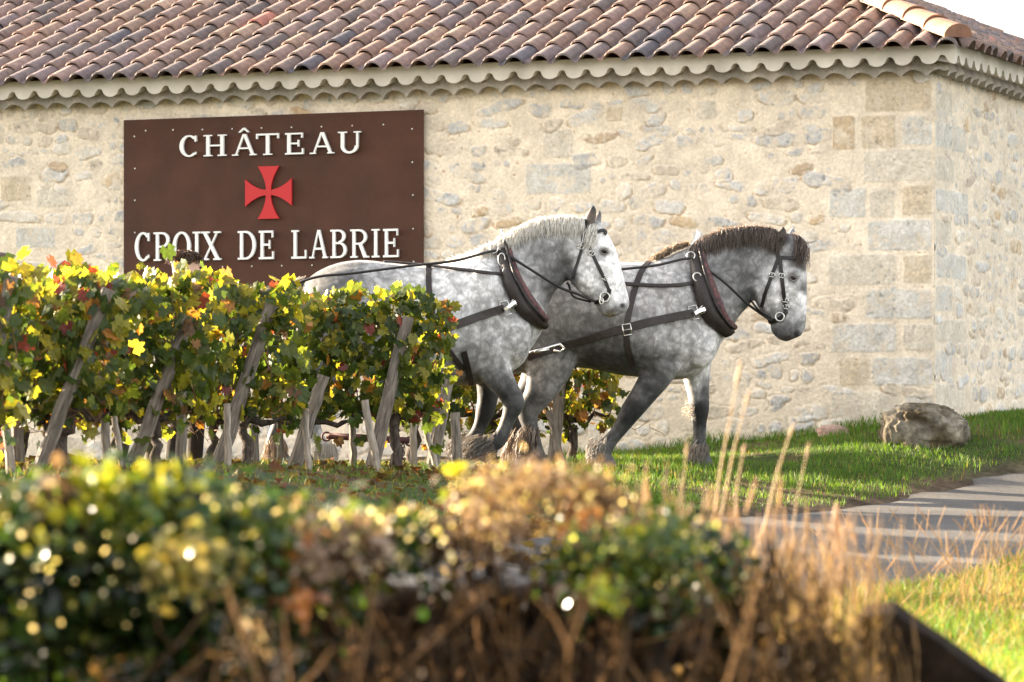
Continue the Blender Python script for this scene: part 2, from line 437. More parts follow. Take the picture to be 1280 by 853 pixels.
# fallen vine leaves under the rows
n = 1300
X = rng.uniform(-4.0, 0.8, n); Y = rng.uniform(19.5, 27.5, n)
Z = gz(X, Y) + rng.uniform(0.005, 0.05, n)
a = rng.uniform(0, 6.28, n); s_ = rng.uniform(0.025, 0.05, n)
q = np.array([(-1, -.6), (0, -1), (1, -.5), (.8, .6), (0, 1), (-.8, .6)])
V = np.stack([X[:, None] + s_[:, None] * (q[None, :, 0] * np.cos(a)[:, None] - q[None, :, 1] * np.sin(a)[:, None]), Y[:, None] + s_[:, None] * (q[None, :, 0] * np.sin(a)[:, None] + q[None, :, 1] * np.cos(a)[:, None]), Z[:, None] + s_[:, None] * rng.normal(0, .45, (n, 6))], -1).reshape(-1, 3)
lc = np.array([(0.10, 0.06, 0.03), (0.16, 0.12, 0.035), (0.06, 0.036, 0.02), (0.11, 0.045, 0.022)])[rng.integers(0, 4, n)]
tag(mk('fallen_leaves', V, (np.arange(n)[:, None] * 6 + np.arange(6)[None]), M['dryleaf'], origin=(0, 0, 0), cols=np.repeat(lc, 6, axis=0)), 'brown and yellow fallen vine leaves littering the soil under the rows', 'leaf litter', kind='stuff')
# ------------------------------------------------------------------ building
CORNER = np.array([3.3, 30.0])
DL = np.array([-0.921, 0.389]); DL /= np.linalg.norm(DL)     # along the facade, away from the corner
DR = np.array([-DL[1] * -1, -DL[0]]) ; DR = np.array([0.389, 0.921]); DR /= np.linalg.norm(DR)   # along the right face
NF, NR = -DR, -DL                                            # outward normals
LENF, LENR = 13.0, 14.0
def fac(t, z, out=0.0):
    p = CORNER + DL * t + NF * out
    return np.array([p[0], p[1], z])
def rig(s, z, out=0.0):
    p = CORNER + DR * s + NR * out
    return np.array([p[0], p[1], z])
def fac_px(px, py):
    """photo pixel -> (t, z) on the facade plane"""
    k = (px - CX) / F
    # CORNER.x + DL.x t = k (CORNER.y + DL.y t)
    t = (CORNER[0] - k * CORNER[1]) / (k * DL[1] - DL[0])
    Y = CORNER[1] + DL[1] * t
    return t, CAMZ + (HY - py) / F * Y
def rig_px(px, py):
    k = (px - CX) / F
    t = (k * CORNER[1] - CORNER[0]) / (DR[0] - k * DR[1])
    Y = CORNER[1] + DR[1] * t
    return t, CAMZ + (HY - py) / F * Y

house = root('stone_building', (CORNER[0] + DL[0] * 4, CORNER[1] + DL[1] * 4, CAMZ - 0.3), 'low limestone winery building with scalloped cornice and clay tile roof', 'building')
ZB, ZT = CAMZ - 0.75, CAMZ + 2.80

def stone_wall(length, lo, hi, res, rng, quoins, mapf, name, skew=1.0, detail_to=None):
    nu = int((detail_to or length) / res); nz = int((hi - lo) / res)
    u = np.linspace(0, detail_to or length, nu); z = np.linspace(lo, hi, nz)
    U, Z = np.meshgrid(u, z)
    n1 = fbm(U * 1.3, Z * 1.3, 0, 11); n2 = fbm(U * 9, Z * 9, 0, 12); n3 = fbm(U * 30, Z * 30, 0, 13, 3)
    H = 0.003 * n2 + 0.003 * n1
    mortar = np.array([0.605, 0.518, 0.408])
    n4 = np.random.default_rng(6).normal(0, 1, U.shape)
    C = mortar * (1 + 0.10 * n1 + 0.10 * n2 + 0.07 * n3 + 0.025 * n4)[..., None]
    fleck = np.clip(n3 * n3 * np.sign(n3) - 0.30, 0, 1)[..., None] * np.clip(n1 + .7, 0, 1)[..., None]
    C = C * (1 - np.clip(fleck * 1.6, 0, .55) * np.array([.7, .95, 1.15]))
    H -= fleck[..., 0] * 0.012
    taken = np.zeros(U.shape, bool)
    WX = 0.034 * fbm(U * 8, Z * 8, 0, 41); WZ = 0.030 * fbm(U * 9, Z * 9, 0, 47)
    def stamp(u0, z0, a, b, rot, p, col, depth, soft, rough):
        i0, i1 = np.searchsorted(u, [u0 - a * 1.5, u0 + a * 1.5]); j0, j1 = np.searchsorted(z, [z0 - b * 1.6 - .02, z0 + b * 1.6 + .02])
        if i1 - i0 < 2 or j1 - j0 < 2: return
        sl = (slice(j0, j1), slice(i0, i1))
        wx, wz = (WX[sl] * rough, WZ[sl] * rough)
        x = U[sl] - u0 + wx; y = Z[sl] - z0 + wz
        c, s_ = math.cos(rot), math.sin(rot)
        x, y = x * c + y * s_, -x * s_ + y * c
        d = (np.abs(x / a) ** p + np.abs(y / b) ** p) ** (1 / p)
        m = np.clip((1 - d) / soft, 0, 1); m = m * m * (3 - 2 * m)
        spots = np.clip(0.72 + 1.1 * n2[sl] + 1.3 * n3[sl], 0, 1)   # mortar smeared over part of the stone
        mm = m * (spots if rough > 0.5 else np.clip(spots + 0.3, 0, 1))
        pit = np.clip(n3[sl] - 0.35, 0, 1) * 1.2
        cc = np.array(col) * (1 + 0.34 * n3[sl] + 0.18 * n2[sl] + 0.03 * n4[sl] - pit)[..., None]
        C[sl] = C[sl] * (1 - mm[..., None]) + cc * mm[..., None]
        H[sl] += m * depth * (1 + 0.8 * n2[sl]) - m * pit * 0.006
        # recessed joint around the stone, its shade painted into the colour below
        ring = np.clip(1 - np.abs(d - 1.05) / 0.18, 0, 1) * (rough > 0.5)
        H[sl] -= ring * 0.006 * (n2[sl] > -0.1)
        joint_shade = np.clip(1 - np.abs(d - 1.0) / 0.14, 0, 1) * np.clip(n2[sl] * 2.2 + 0.25, 0, 1) * (rough > 0.5) * (y < b * .3)
        C[sl] = C[sl] * (1 - 0.5 * joint_shade[..., None] * np.array([0.85, 1.0, 1.15]))
        taken[sl] |= d < 1.08
    greys = [(0.465, 0.44, 0.405), (0.41, 0.395, 0.375), (0.49, 0.45, 0.39), (0.375, 0.365, 0.35), (0.44, 0.375, 0.30)]
    ochre = [(0.40, 0.29, 0.18), (0.44, 0.33, 0.21), (0.38, 0.29, 0.20)]
    for (u0, u1, z0, z1, kind) in quoins:
        col = {'o': (0.45, 0.37, 0.27), 'O': (0.41, 0.315, 0.21), 'g': (0.45, 0.43, 0.39), 't': (0.48, 0.43, 0.355), 'r': (0.36, 0.20, 0.15)}[kind]
        stamp((u0 + u1) / 2, (z0 + z1) / 2, abs(u1 - u0) / 2, abs(z1 - z0) / 2, 0, 12, col, 0.004, 0.08, 0.25)
    zz = lo
    while zz < hi:
        rh = rng.uniform(0.085, 0.17)
        uu = rng.uniform(-0.1, 0.1)
        while uu < u[-1]:
            a = (rng.uniform(0.05, 0.17) if rng.random() < 0.8 else rng.uniform(0.14, 0.24)) * skew
            b = min(rh * rng.uniform(0.28, 0.5), a * 0.9 / min(1, skew))
            u0 = uu + a; z0 = zz + rh / 2 + rng.uniform(-0.03, 0.03)
            uu += 2 * a + rng.uniform(0.01, 0.06)
            i, j = min(np.searchsorted(u, u0), nu - 1), min(np.searchsorted(z, z0), nz - 1)
            ii = [min(max(np.searchsorted(u, u0 + q * a), 0), nu - 1) for q in (-1, 0, 1)]
            if taken[j, ii].any(): continue
            if rng.random() < 0.05: continue
            if rng.random() < 0.28:
                for q in (-0.55, 0.5):
                    stamp(u0 + q * a, z0 + rng.uniform(-.02, .02), a * 0.4, b * rng.uniform(.5, .9), rng.uniform(-.3, .3), 2.4, random.choice(greys), 0.003, 0.3, 1.0)
                continue
            col = ochre[rng.integers(3)] if rng.random() < 0.10 else greys[rng.integers(5)]
            col = np.array(col) * rng.uniform(0.88, 1.12)
            stamp(u0, z0, a, b, rng.normal(0, 0.12), rng.uniform(2.2, 4), col, rng.uniform(0.002, 0.009), 0.22, 1.0)
        zz += rh * 0.92
    pts = mapf(U, Z, H)
    ii = np.arange(nu * nz).reshape(nz, nu)
    f = np.stack([ii[:-1, :-1], ii[1:, :-1], ii[1:, 1:], ii[:-1, 1:]], -1).reshape(-1, 4)
    return mk(name, pts.reshape(-1, 3), f, M['wallstone'], parent=house, smooth=True, cols=np.clip(C, 0.03, 0.8).reshape(-1, 3))

def mapF(U, Z, H): return np.stack([CORNER[0] + DL[0] * U + NF[0] * H, CORNER[1] + DL[1] * U + NF[1] * H, Z], -1)
def mapR(U, Z, H): return np.stack([CORNER[0] + DR[0] * U + NR[0] * H, CORNER[1] + DR[1] * U + NR[1] * H, Z], -1)
def q6(x0, x1, y0, y1, k):
    a = fac_px(980 + x0 / 1.853, 80 + y0 / 1.853); b = fac_px(980 + x1 / 1.853, 80 + y1 / 1.853)
    return (b[0], a[0], b[1], a[1], k)
QF = [q6(185, 345, 35, 108, 'o'), q6(112, 165, 120, 200, 'O'), q6(178, 260, 120, 195, 'o'), q6(273, 345, 120, 188, 'g'), q6(180, 345, 200, 272, 't'),
      q6(103, 190, 288, 355, 'g'), q6(196, 258, 288, 355, 't'), q6(272, 345, 282, 350, 'o'), q6(190, 345, 362, 432, 'g'), q6(100, 262, 442, 512, 't'), q6(275, 345, 442, 508, 'o'),
      q6(187, 345, 522, 590, 'g'), q6(108, 262, 602, 668, 'g'), q6(275, 345, 602, 665, 't'), q6(127, 195, 680, 745, 'o'), q6(200, 345, 680, 745, 'g'),
      q6(105, 265, 758, 832, 't'), q6(278, 345, 765, 840, 'g'), q6(85, 150, 850, 880, 'r')]
for (x0, x1, y0, y1, k) in ((655, 740, 205, 242, 'g'), (678, 716, 163, 197, 't'), (758, 778, 134, 152, 'o'), (870, 894, 127, 150, 't'), (0, 40, 220, 252, 'o'), (45, 92, 236, 258, 't'), (595, 645, 375, 400, 'g'), (20, 70, 285, 310, 'g')):
    a = fac_px(x0, y0); b = fac_px(x1, y1); QF.append((b[0], a[0], b[1], a[1], k))
rngw = np.random.default_rng(77)
random.seed(5)
stone_wall(LENF, ZB, ZT, 0.0095, rngw, QF, mapF, 'facade_wall', detail_to=10.0)
QR = []
zt = CAMZ + 2.68
for i, (hgt, wdt, k) in enumerate(((0.24, 0.5, 't'), (0.24, 0.9, 'g'), (0.24, 0.55, 't'), (0.22, 0.95, 'g'), (0.24, 0.45, 't'), (0.24, 0.9, 'g'), (0.24, 0.5, 'g'), (0.23, 0.9, 't'), (0.24, 0.5, 'g'), (0.25, 0.85, 't'))):
    QR.append((0.02, wdt, zt - hgt + 0.02, zt - 0.02, k)); zt -= hgt + 0.02
rw = stone_wall(LENR, ZB, ZT, 0.0125, rngw, QR, mapR, 'end_wall', detail_to=6.0)
# plain remainder of both walls, the far end and the back
mb = MB()
def wallquad(a, b, z0, z1, col=(0.58, 0.505, 0.41)):
    mb.add([(a[0], a[1], z0), (b[0], b[1], z0), (b[0], b[1], z1), (a[0], a[1], z1)], [(0, 1, 2, 3)], col)
pA = CORNER + DL * 10.0; pB = CORNER + DL * LENF; pC = pB + DR * LENR; pD = CORNER + DR * LENR; pE = CORNER + DR * 6.0
wallquad(pA, pB, ZB, ZT); wallquad(pB, pC, ZB, ZT); wallquad(pC, pD, ZB, ZT); wallquad(pD, pE, ZB, ZT)
TP = math.tan(R(23.2))
def roof_z(b): return CAMZ + 2.95 + b * TP                     # b: plan distance in from the eave edge
OH = 0.28
RIDGE = (LENR + 2 * OH) / 2
e0, e1 = fac(LENF, ZT), rig(LENR, ZT) 
top = pB + DR * (LENR / 2)
mb.add([(pB[0], pB[1], ZT), (pC[0], pC[1], ZT), (top[0], top[1], roof_z(RIDGE) - 0.1)], [(0, 1, 2)], (0.58, 0.505, 0.41))
mb.build('rear_wall', M['wallstone'], house)

# cornice: two scalloped courses, mitred round the corner
PITCH = 0.212
def scallop_course(z_top, cusp, arch, lobe, out, depth, name, mt, ph, flat):
    for side, ln in (('f', LENF + out), ('r', LENR + out)):
        if side == 'f': mp = lambda a, z, o: fac(a - out, z, o)
        else: mp = lambda a, z, o: rig(a - out, z, o)
        n = int(ln / PITCH * 12)
        a = np.linspace(0, ln, n)
        p = ((a + ph) / PITCH) % 1.0
        if lobe:   # hanging rounded lobes with narrower arched cuts between them
            c = np.abs(p - 0.5) * 2                         # 0 at lobe centre
            zl = np.where(c < 0.66, cusp + (arch - cusp) * (1 - np.sqrt(np.clip(1 - (c / 0.70) ** 2, 0, 1))) * 0.75, 0)
            k = np.clip((c - 0.66) / 0.34, 0, 1)
            zl = np.where(c < 0.66, zl, cusp + (arch - cusp) * (0.52 + 0.48 * np.sqrt(np.clip(1 - (1 - k) ** 2, 0, 1))))
        else:      # arches meeting in pointed drips
            c = np.abs(p - 0.5) * 2
            zl = cusp + (arch - cusp) * np.sqrt(np.clip(1 - c ** 1.7, 0, 1))
        zl = np.where(a < flat, cusp + 0.01, zl)
        v, f = [], []
        rngc = np.random.default_rng(8)
        for i in range(n):
            wob = 0.004 * math.sin(i * 0.13) + 0.003 * math.sin(i * 0.041)
            cor = 0.0 if lobe else 0.02 * math.cos((p[i] - 0.5) * 2 * math.pi)
            oo = out if a[i] > out * 1.001 else out
            v += [mp(a[i], z_top, out - 0.015 if not lobe else out), mp(a[i], zl[i] + wob, out + cor), mp(a[i], zl[i] + wob + (0.03 if lobe else 0.02), max(out - depth, -0.02))]
        for i in range(n - 1):
            q = i * 3
            f += [(q, q + 3, q + 4, q + 1), (q + 1, q + 4, q + 5, q + 2)]
        if side == 'r': f = [x[::-1] for x in f]
        mk(name, v, f, mt, house, smooth=False)
scallop_course(CAMZ + 2.90, CAMZ + 2.715, CAMZ + 2.785, False, 0.12, 0.14, 'lower_cornice', M['render'], 0.06, 0.0)
scallop_course(CAMZ + 2.968, CAMZ + 2.815, CAMZ + 2.885, True, 0.235, 0.14, 'upper_cornice', M['limewash'], 0.11, 0.0)

# roof: one mesh of single curved tiles per slope
prof_x = np.array([0.0, 0.014, 0.040, 0.064, 0.082, 0.100, 0.126, 0.150, 0.166, 0.182, 0.200, 0.216])
prof_z = np.array([0.002, 0.028, 0.052, 0.061, 0.063, 0.061, 0.052, 0.026, 0.002, -0.007, -0.006, 0.004])
NPF = len(prof_x)
EXPO, TLEN = 0.335, 0.40
tile_cols = [(0.175, 0.105, 0.078), (0.15, 0.10, 0.084), (0.105, 0.08, 0.075), (0.21, 0.135, 0.098), (0.075, 0.065, 0.075), (0.185, 0.12, 0.10), (0.14, 0.10, 0.098), (0.30, 0.20, 0.145), (0.27, 0.105, 0.075)]
tile_p = [0.23, 0.21, 0.14, 0.08, 0.05, 0.14, 0.12, 0.02, 0.01]
def roof_slope(ln, orig, da, db, cut0, cut1, name, mirror, seed):
    rng = np.random.default_rng(seed)
    vs, fs, cs = [], [], []
    n = 0
    nc = int((RIDGE - 0.1) / (EXPO * math.cos(R(23.2)))) + 1
    ncol = int(ln / PITCH)
    cp, sp = math.cos(R(23.2)), math.sin(R(23.2))
    for k in range(ncol):
        a0 = k * PITCH
        am = a0 + PITCH * 0.35
        for c in range(nc):
            b0 = c * EXPO * cp - 0.075
            if b0 > RIDGE - 0.15: continue
            if cut0 and b0 > a0 + PITCH - 0.06: continue
            if cut1 and b0 > ln - a0 - 0.06: continue
            col = np.array(tile_cols[rng.choice(len(tile_cols), p=tile_p)]) * rng.uniform(0.8, 1.16)
            rot = rng.normal(0, 0.012); da_ = rng.normal(0, 0.004); lift = rng.uniform(0, 0.006); db_ = rng.normal(0, 0.006)
            rows = []
            for (s, dz) in ((0, 0.030 + lift), (TLEN, 0.004)):
                aa = a0 + prof_x + da_ + rot * s
                zz = prof_z * (1.0 if s == 0 else 0.90) + dz
                b = b0 + db_ + s * cp - zz * sp
                zc = roof_z(0) + (b0 + db_) * TP + s * sp + zz * cp
                lim = np.full(NPF, RIDGE)
                if cut0: lim = np.minimum(lim, np.maximum(aa - 0.02, -0.075))
                if cut1: lim = np.minimum(lim, np.maximum(ln - aa - 0.02, -0.075))
                over = np.maximum(b - lim, 0); b = b - over; zc = zc - over * TP
                rows.append((aa, b, zc))
            (A0, B0, Z0), (A1, B1, Z1) = rows
            def pt(a, b, z):
                q = orig[None, :] + da[None, :] * a[:, None] + db[None, :] * b[:, None]
                return np.concatenate([q, z[:, None]], 1)
            V = np.concatenate([pt(A0, B0, Z0), pt(A1, B1, Z1), pt(A0, B0, Z0 - 0.016), pt(A1, B1, Z1 - 0.016)])
            i = np.arange(NPF - 1)
            f1 = np.stack([i, i + 1, NPF + i + 1, NPF + i], 1)
            f2 = np.stack([2 * NPF + i + 1, 2 * NPF + i, i, i + 1], 1)[:, ::-1]
            f3 = np.stack([2 * NPF + i, 3 * NPF + i, 3 * NPF + i + 1, 2 * NPF + i + 1], 1)
            ed = np.array([[0, NPF, 3 * NPF, 2 * NPF], [NPF - 1, 3 * NPF - 1, 4 * NPF - 1, 2 * NPF - 1]])
            ff = np.concatenate([f1, f2, f3, ed])
            if mirror: ff = ff[:, ::-1]
            vs.append(V); fs.append(ff + n); n += len(V)
            cs.append(np.tile(col, (len(V), 1)))
    o = mk(name, np.concatenate(vs), np.concatenate(fs), M['tile'], house, cols=np.concatenate(cs), smooth=False)
    return o
EC = CORNER + NF * OH + NR * OH                                # plan corner of the eaves
roof_slope(LENF + OH, EC, DL, DR, True, False, 'front_roof_tiles', True, 1)
roof_slope(LENR + 2 * OH, EC, DR, DL, True, True, 'end_roof_tiles', False, 2)
# roof deck below the tiles (closed planes), soffit
mb = MB()
def rp(a, b, dz=-0.03):   # a along facade, b inwards, plan from EC
    q = EC + DL * a + DR * b
    return q
def add_deck(pts): mb.add(pts, [tuple(range(len(pts)))])
rA = EC + DL * RIDGE + DR * RIDGE; rB = EC + DL * (LENF + OH) + DR * RIDGE
zr, ze = roof_z(RIDGE) - 0.02, roof_z(0) - 0.02
eL = EC + DL * (LENF + OH); eRR = EC + DR * (LENR + 2 * OH); eLL = eL + DR * (LENR + 2 * OH)
T3 = lambda q, z: (q[0], q[1], z)
_i = 0.06; zi = ze + _i * TP; ECi = EC + (DL + DR) * _i
add_deck([T3(ECi, zi), T3(eL + DR * _i, zi), T3(rB, zr), T3(rA, zr)])
add_deck([T3(ECi, zi), T3(rA, zr), T3(eRR + (DL - DR) * _i, zi)])
add_deck([T3(eRR + (DL - DR) * _i, zi), T3(rA, zr), T3(rB, zr), T3(eLL - DR * _i, zi)])
add_deck([T3(EC + DL * .06 + DR * .06, ze - 0.01), T3(eRR + DL * .06 - DR * .06, ze - 0.01), T3(eLL - DR * .06, ze - 0.01), T3(eL + DR * .06, ze - 0.01)])
mb.build('roof_deck', M['deck'], house)
# hip caps
def caps(p0, z0, p1, z1, name, cr=0.122):
    mb = MB(); v0 = np.array([*p0, z0]); v1 = np.array([*p1, z1])
    L_ = np.linalg.norm(v1 - v0); d = (v1 - v0) / L_
    side = np.cross(d, [0, 0, 1]); side /= np.linalg.norm(side); up = np.cross(side, d)
    n = int(L_ / 0.36)
    rngc = np.random.default_rng(3)
    for i in range(n):
        s0, s1 = i * 0.36, i * 0.36 + 0.41
        rings = []
        for s, r, lf in ((s0, cr, 0.022), (s1, cr - 0.010, 0.008)):
            for rr in (r, r - 0.016):
                rings.append(np.array([v0 + d * s + side * (rr * math.cos(x)) + up * (rr * 0.80 * math.sin(x) + lf) for x in np.linspace(-0.12, math.pi + 0.12, 13)]))
        V = np.concatenate(rings); m = 13
        f = []
        for k in range(m - 1):
            f += [(k, k + 1, 2 * m + k + 1, 2 * m + k), (m + k, 3 * m + k, 3 * m + k + 1, m + k + 1), (k, m + k, m + k + 1, k + 1)]
        f += [(0, 2 * m, 3 * m, m), (m - 1, 2 * m - 1, 4 * m - 1, 3 * m - 1)]
        mb.add(V, f)
        if i == 0:
            mb.add(rings[1], [tuple(range(m))])
    mb.build(name, M['hiptile'], house, smooth=False)
dHip = (rA - EC) / np.linalg.norm(rA - EC)
caps(EC + dHip * 0.02, roof_z(0) + 0.055, rA, roof_z(RIDGE) + 0.06, 'hip_cap')
caps(eRR - (eRR - rA) / np.linalg.norm(eRR - rA) * .02, roof_z(0) + 0.01, rA, roof_z(RIDGE) + 0.01, 'hip_cap', 0.09)
caps(rB, roof_z(RIDGE) + 0.06, rA, roof_z(RIDGE) + 0.06, 'ridge_cap')

# ------------------------------------------------------------------ sign
def z5(zx, zy): return fac_px(140 + zx / 3.048, 120 + zy / 3.048)
tR, zTop = z5(1194, 58); tL, zTopL = z5(53, 90)
zTop = (zTop + zTopL) / 2; zBot = z5(1194, 712)[1]
sgo = fac((tL + tR) / 2, zBot, 0.03)
A3, N3, U3 = np.array([-DL[0], -DL[1], 0]), np.array([NF[0], NF[1], 0]), np.array([0, 0, 1.0])
mb = MB()
mb.box(fac((tL + tR) / 2, (zTop + zBot) / 2, 0.035), ((tL - tR) / 2, 0.004, (zTop - zBot) / 2), (A3, N3, U3))
sign = mb.build('wall_sign', M['corten'], origin=sgo)
tag(sign, 'large rust brown steel sign reading Château Croix de Labrie with red cross', 'sign')

def prism(mb, poly, x0, x1, z0, z1, front, thick):
    """polygon in unit coordinates mapped to facade rectangle; x0,x1 are t values (left, right)"""
    n = len(poly)
    fr, bk = [], []
    for (px_, py_) in poly:
        t = x0 + (x1 - x0) * px_; z = z0 + (z1 - z0) * py_
        fr.append(fac(t, z, front)); bk.append(fac(t, z, front - thick))
    f = [tuple(range(n)), tuple(range(2 * n - 1, n - 1, -1))]
    f += [(i, n + i, n + (i + 1) % n, (i + 1) % n) for i in range(n)]
    mb.add(fr + bk, f)
def rect(a, b, c, d): return [(a, b), (c, b), (c, d), (a, d)]
def band(cx, cy, ro, rw, io, iw, a0, a1, n=18, icx=None):
    """list of quads of a curved band: outer radii (ro,rw), inner radii (io,iw)"""
    icx = cx if icx is None else icx
    an = np.radians(np.linspace(a0, a1, n))
    return [[(cx + ro * math.cos(p), cy + rw * math.sin(p)), (cx + ro * math.cos(q), cy + rw * math.sin(q)), (icx + io * math.cos(q), cy + iw * math.sin(q)), (icx + io * math.cos(p), cy + iw * math.sin(p))] for p, q in zip(an[:-1], an[1:])]
def band1(*a, **k):
    q = band(*a, **k)
    return [p[0] for p in q] + [q[-1][1]] + [q[-1][2]] + [p[3] for p in q[::-1]]
def letter_polys(ch, W):
    """W: stem width as a share of the letter box"""
    h = 0.075                       # thin stroke, serif height
    sf = W * 0.75                   # serif overhang
    def stem(x, y0=0.0, y1=1.0, l=True, r=True, top=True, bot=True):
        o = [rect(x, y0, x + W, y1)]
        if bot: o.append(rect(x - (sf if l else 0), y0, x + W + (sf if r else 0), y0 + h * 0.8))
        if top: o.append(rect(x - (sf if l else 0), y1 - h * 0.8, x + W + (sf if r else 0), y1))
        return o
    if ch == 'H': return stem(sf) + stem(1 - sf - W) + [rect(sf + W, 0.46, 1 - sf - W, 0.46 + h)]
    if ch == 'I': return [rect(0.5 - W / 2, 0, 0.5 + W / 2, 1), rect(0.5 - W * 1.35, 0, 0.5 + W * 1.35, h * .8), rect(0.5 - W * 1.35, 1 - h * .8, 0.5 + W * 1.35, 1)]
    if ch == 'T': return [rect(0.5 - W / 2, 0, 0.5 + W / 2, 1 - h), rect(0.5 - W * 1.3, 0, 0.5 + W * 1.3, h * .8), rect(0, 1 - h * 1.1, 1, 1), rect(0, 0.76, W * .45, 1 - h), rect(1 - W * .45, 0.76, 1, 1 - h)]
    if ch == 'E': return [rect(sf * .8, 0, sf * .8 + W, 1), rect(0, 0, 0.96, h), rect(0, 1 - h, 0.94, 1), rect(sf * .8 + W, 0.47, 0.72, 0.47 + h), rect(0.72 - W * .2, 0.36, 0.72 + W * .2, 0.67), rect(1 - W * .45, 0, 1, 0.27), rect(0.94 - W * .3, 0.76, 0.94 + W * .1, 1)]
    if ch == 'L': return [rect(sf, 0, sf + W, 1), rect(0, 0, 0.96, h), rect(0, 1 - h * .8, 2 * sf + W, 1), rect(1 - W * .45, 0, 1, 0.30)]
    if ch in 'AÂ':
        w2 = W * 0.62
        o = [[(0.12, 0), (0.12 + w2 * .75, 0), (0.53, 1.0), (0.44, 1.0)], [(0.88 - W * .55, 0), (0.88 + W * .30, 0), (0.58, 1.0), (0.44, 1.0)], rect(0.24, 0.30, 0.78, 0.30 + h),
             rect(0, 0, 0.12 + w2 * .75 + sf * .6, h * .8), rect(0.88 - W * .55 - sf * .7, 0, 1.0, h * .8)]
        if ch == 'Â': o += [[(0.27, 1.08), (0.36, 1.08), (0.53, 1.24), (0.47, 1.30)], [(0.73, 1.08), (0.64, 1.08), (0.47, 1.24), (0.53, 1.30)]]
        return o
    if ch == 'U':
        return [rect(sf, 0.34, sf + W, 1), rect(0, 1 - h * .8, W + 2 * sf, 1), rect(1 - sf - W * .6, 0.34, 1 - sf, 1), rect(1 - 2 * sf - W * .6, 1 - h * .8, 1, 1),
                band1(0.5, 0.34, 0.5 - sf, 0.36, 0.5 - sf - W, 0.36 - h * 1.3, 180, 360)]
    if ch == 'C':
        return [band1(0.54, 0.5, 0.54, 0.51, 0.54 - W * 1.15, 0.51 - h, 46, 314, 26), rect(0.89 - W * .25, 0.70, 0.89 + W * .3, 0.98), rect(0.91 - W * .25, 0.10, 0.91 + W * .1, 0.22)]
    if ch == 'O':
        return [band1(0.5, 0.5, 0.5, 0.51, 0.5 - W * 1.15, 0.51 - h, -90, 90, 20), band1(0.5, 0.5, 0.5, 0.51, 0.5 - W * 1.15, 0.51 - h, 90, 270, 20)]
    if ch == 'D':
        return [rect(sf, 0, sf + W, 1), rect(0, 0, 0.5, h * .9), rect(0, 1 - h * .9, 0.5, 1), band1(0.46, 0.5, 0.54, 0.5, 0.54 - W * 1.1, 0.5 - h, -90, 90, 20)]
    if ch == 'B':
        return [rect(sf, 0, sf + W, 1), rect(0, 0, 0.55, h * .9), rect(0, 1 - h * .9, 0.52, 1), rect(sf + W, 0.49, 0.55, 0.49 + h * .9),
                band1(0.52, 0.765, 0.40, 0.235, 0.40 - W, 0.235 - h * .9, -90, 90, 14), band1(0.54, 0.28, 0.46, 0.28, 0.46 - W, 0.28 - h * .9, -90, 90, 14)]
    if ch == 'R':
        return [rect(sf, 0, sf + W, 1), rect(0, 0, 2 * sf + W, h * .8), rect(0, 1 - h * .9, 0.50, 1), rect(sf + W, 0.46, 0.52, 0.46 + h * .9),
                band1(0.48, 0.73, 0.42, 0.27, 0.42 - W, 0.27 - h * .9, -90, 90, 14), [(0.46, 0.46), (0.46 + W * 1.05, 0.48), (0.80 + W * .7, 0.0), (0.80 - W * .5, 0.0)], rect(0.80, 0, 1.02, h * .8)]
    if ch == 'X':
        return [[(0.06, 1), (0.10 + W, 1), (0.94, 0), (0.90 - W, 0)], [(0.78, 1), (0.78 + W * .6, 1), (0.12 + W * .6, 0), (0.12, 0)],
                rect(0, 0, 0.38, h * .8), rect(0.62, 0, 1, h * .8), rect(0, 1 - h * .8, 0.42, 1), rect(0.64, 1 - h * .8, 0.98, 1)]
def put_letters(items, top, bot, stem_px):
    for ch, x0, x1 in items:
        f_ = lambda x, ab: ab[0] + (ab[1] - ab[0]) * (x - ab[2]) / (ab[3] - ab[2])
        xm = (x0 + x1) / 2
        yt, yb = f_(xm, top), f_(xm, bot)
        tl, _ = z5(x0, yt); tr, _ = z5(x1, yt)
        zt_ = z5(xm, yt)[1]; zb_ = z5(xm, yb)[1]
        mb = MB()
        for k, poly in enumerate(letter_polys(ch, stem_px / (x1 - x0))):
            ar = sum(poly[i - 1][0] * poly[i][1] - poly[i][0] * poly[i - 1][1] for i in range(len(poly)))
            prism(mb, poly if ar > 0 else poly[::-1], tl, tr, zb_, zt_, 0.064 + 0.0007 * k, 0.02 + 0.0007 * k)
        mb.build('letter', M['letter'], sign)
put_letters([('C', 270, 338), ('H', 362, 448), ('Â', 470, 562), ('T', 562, 648), ('E', 672, 742), ('A', 766, 858), ('U', 874, 960)], (153, 138, 300, 920), (234, 220, 300, 920), 12.8)
put_letters([('C', 100, 158), ('R', 172, 238), ('O', 244, 312), ('I', 322, 348), ('X', 352, 428), ('D', 492, 560), ('E', 572, 628), ('L', 696, 752), ('A', 764, 834), ('B', 844, 906), ('R', 920, 990), ('I', 1002, 1030), ('E', 1045, 1103)], (522, 508, 130, 1075), (631, 616, 130, 1075), 10.8)
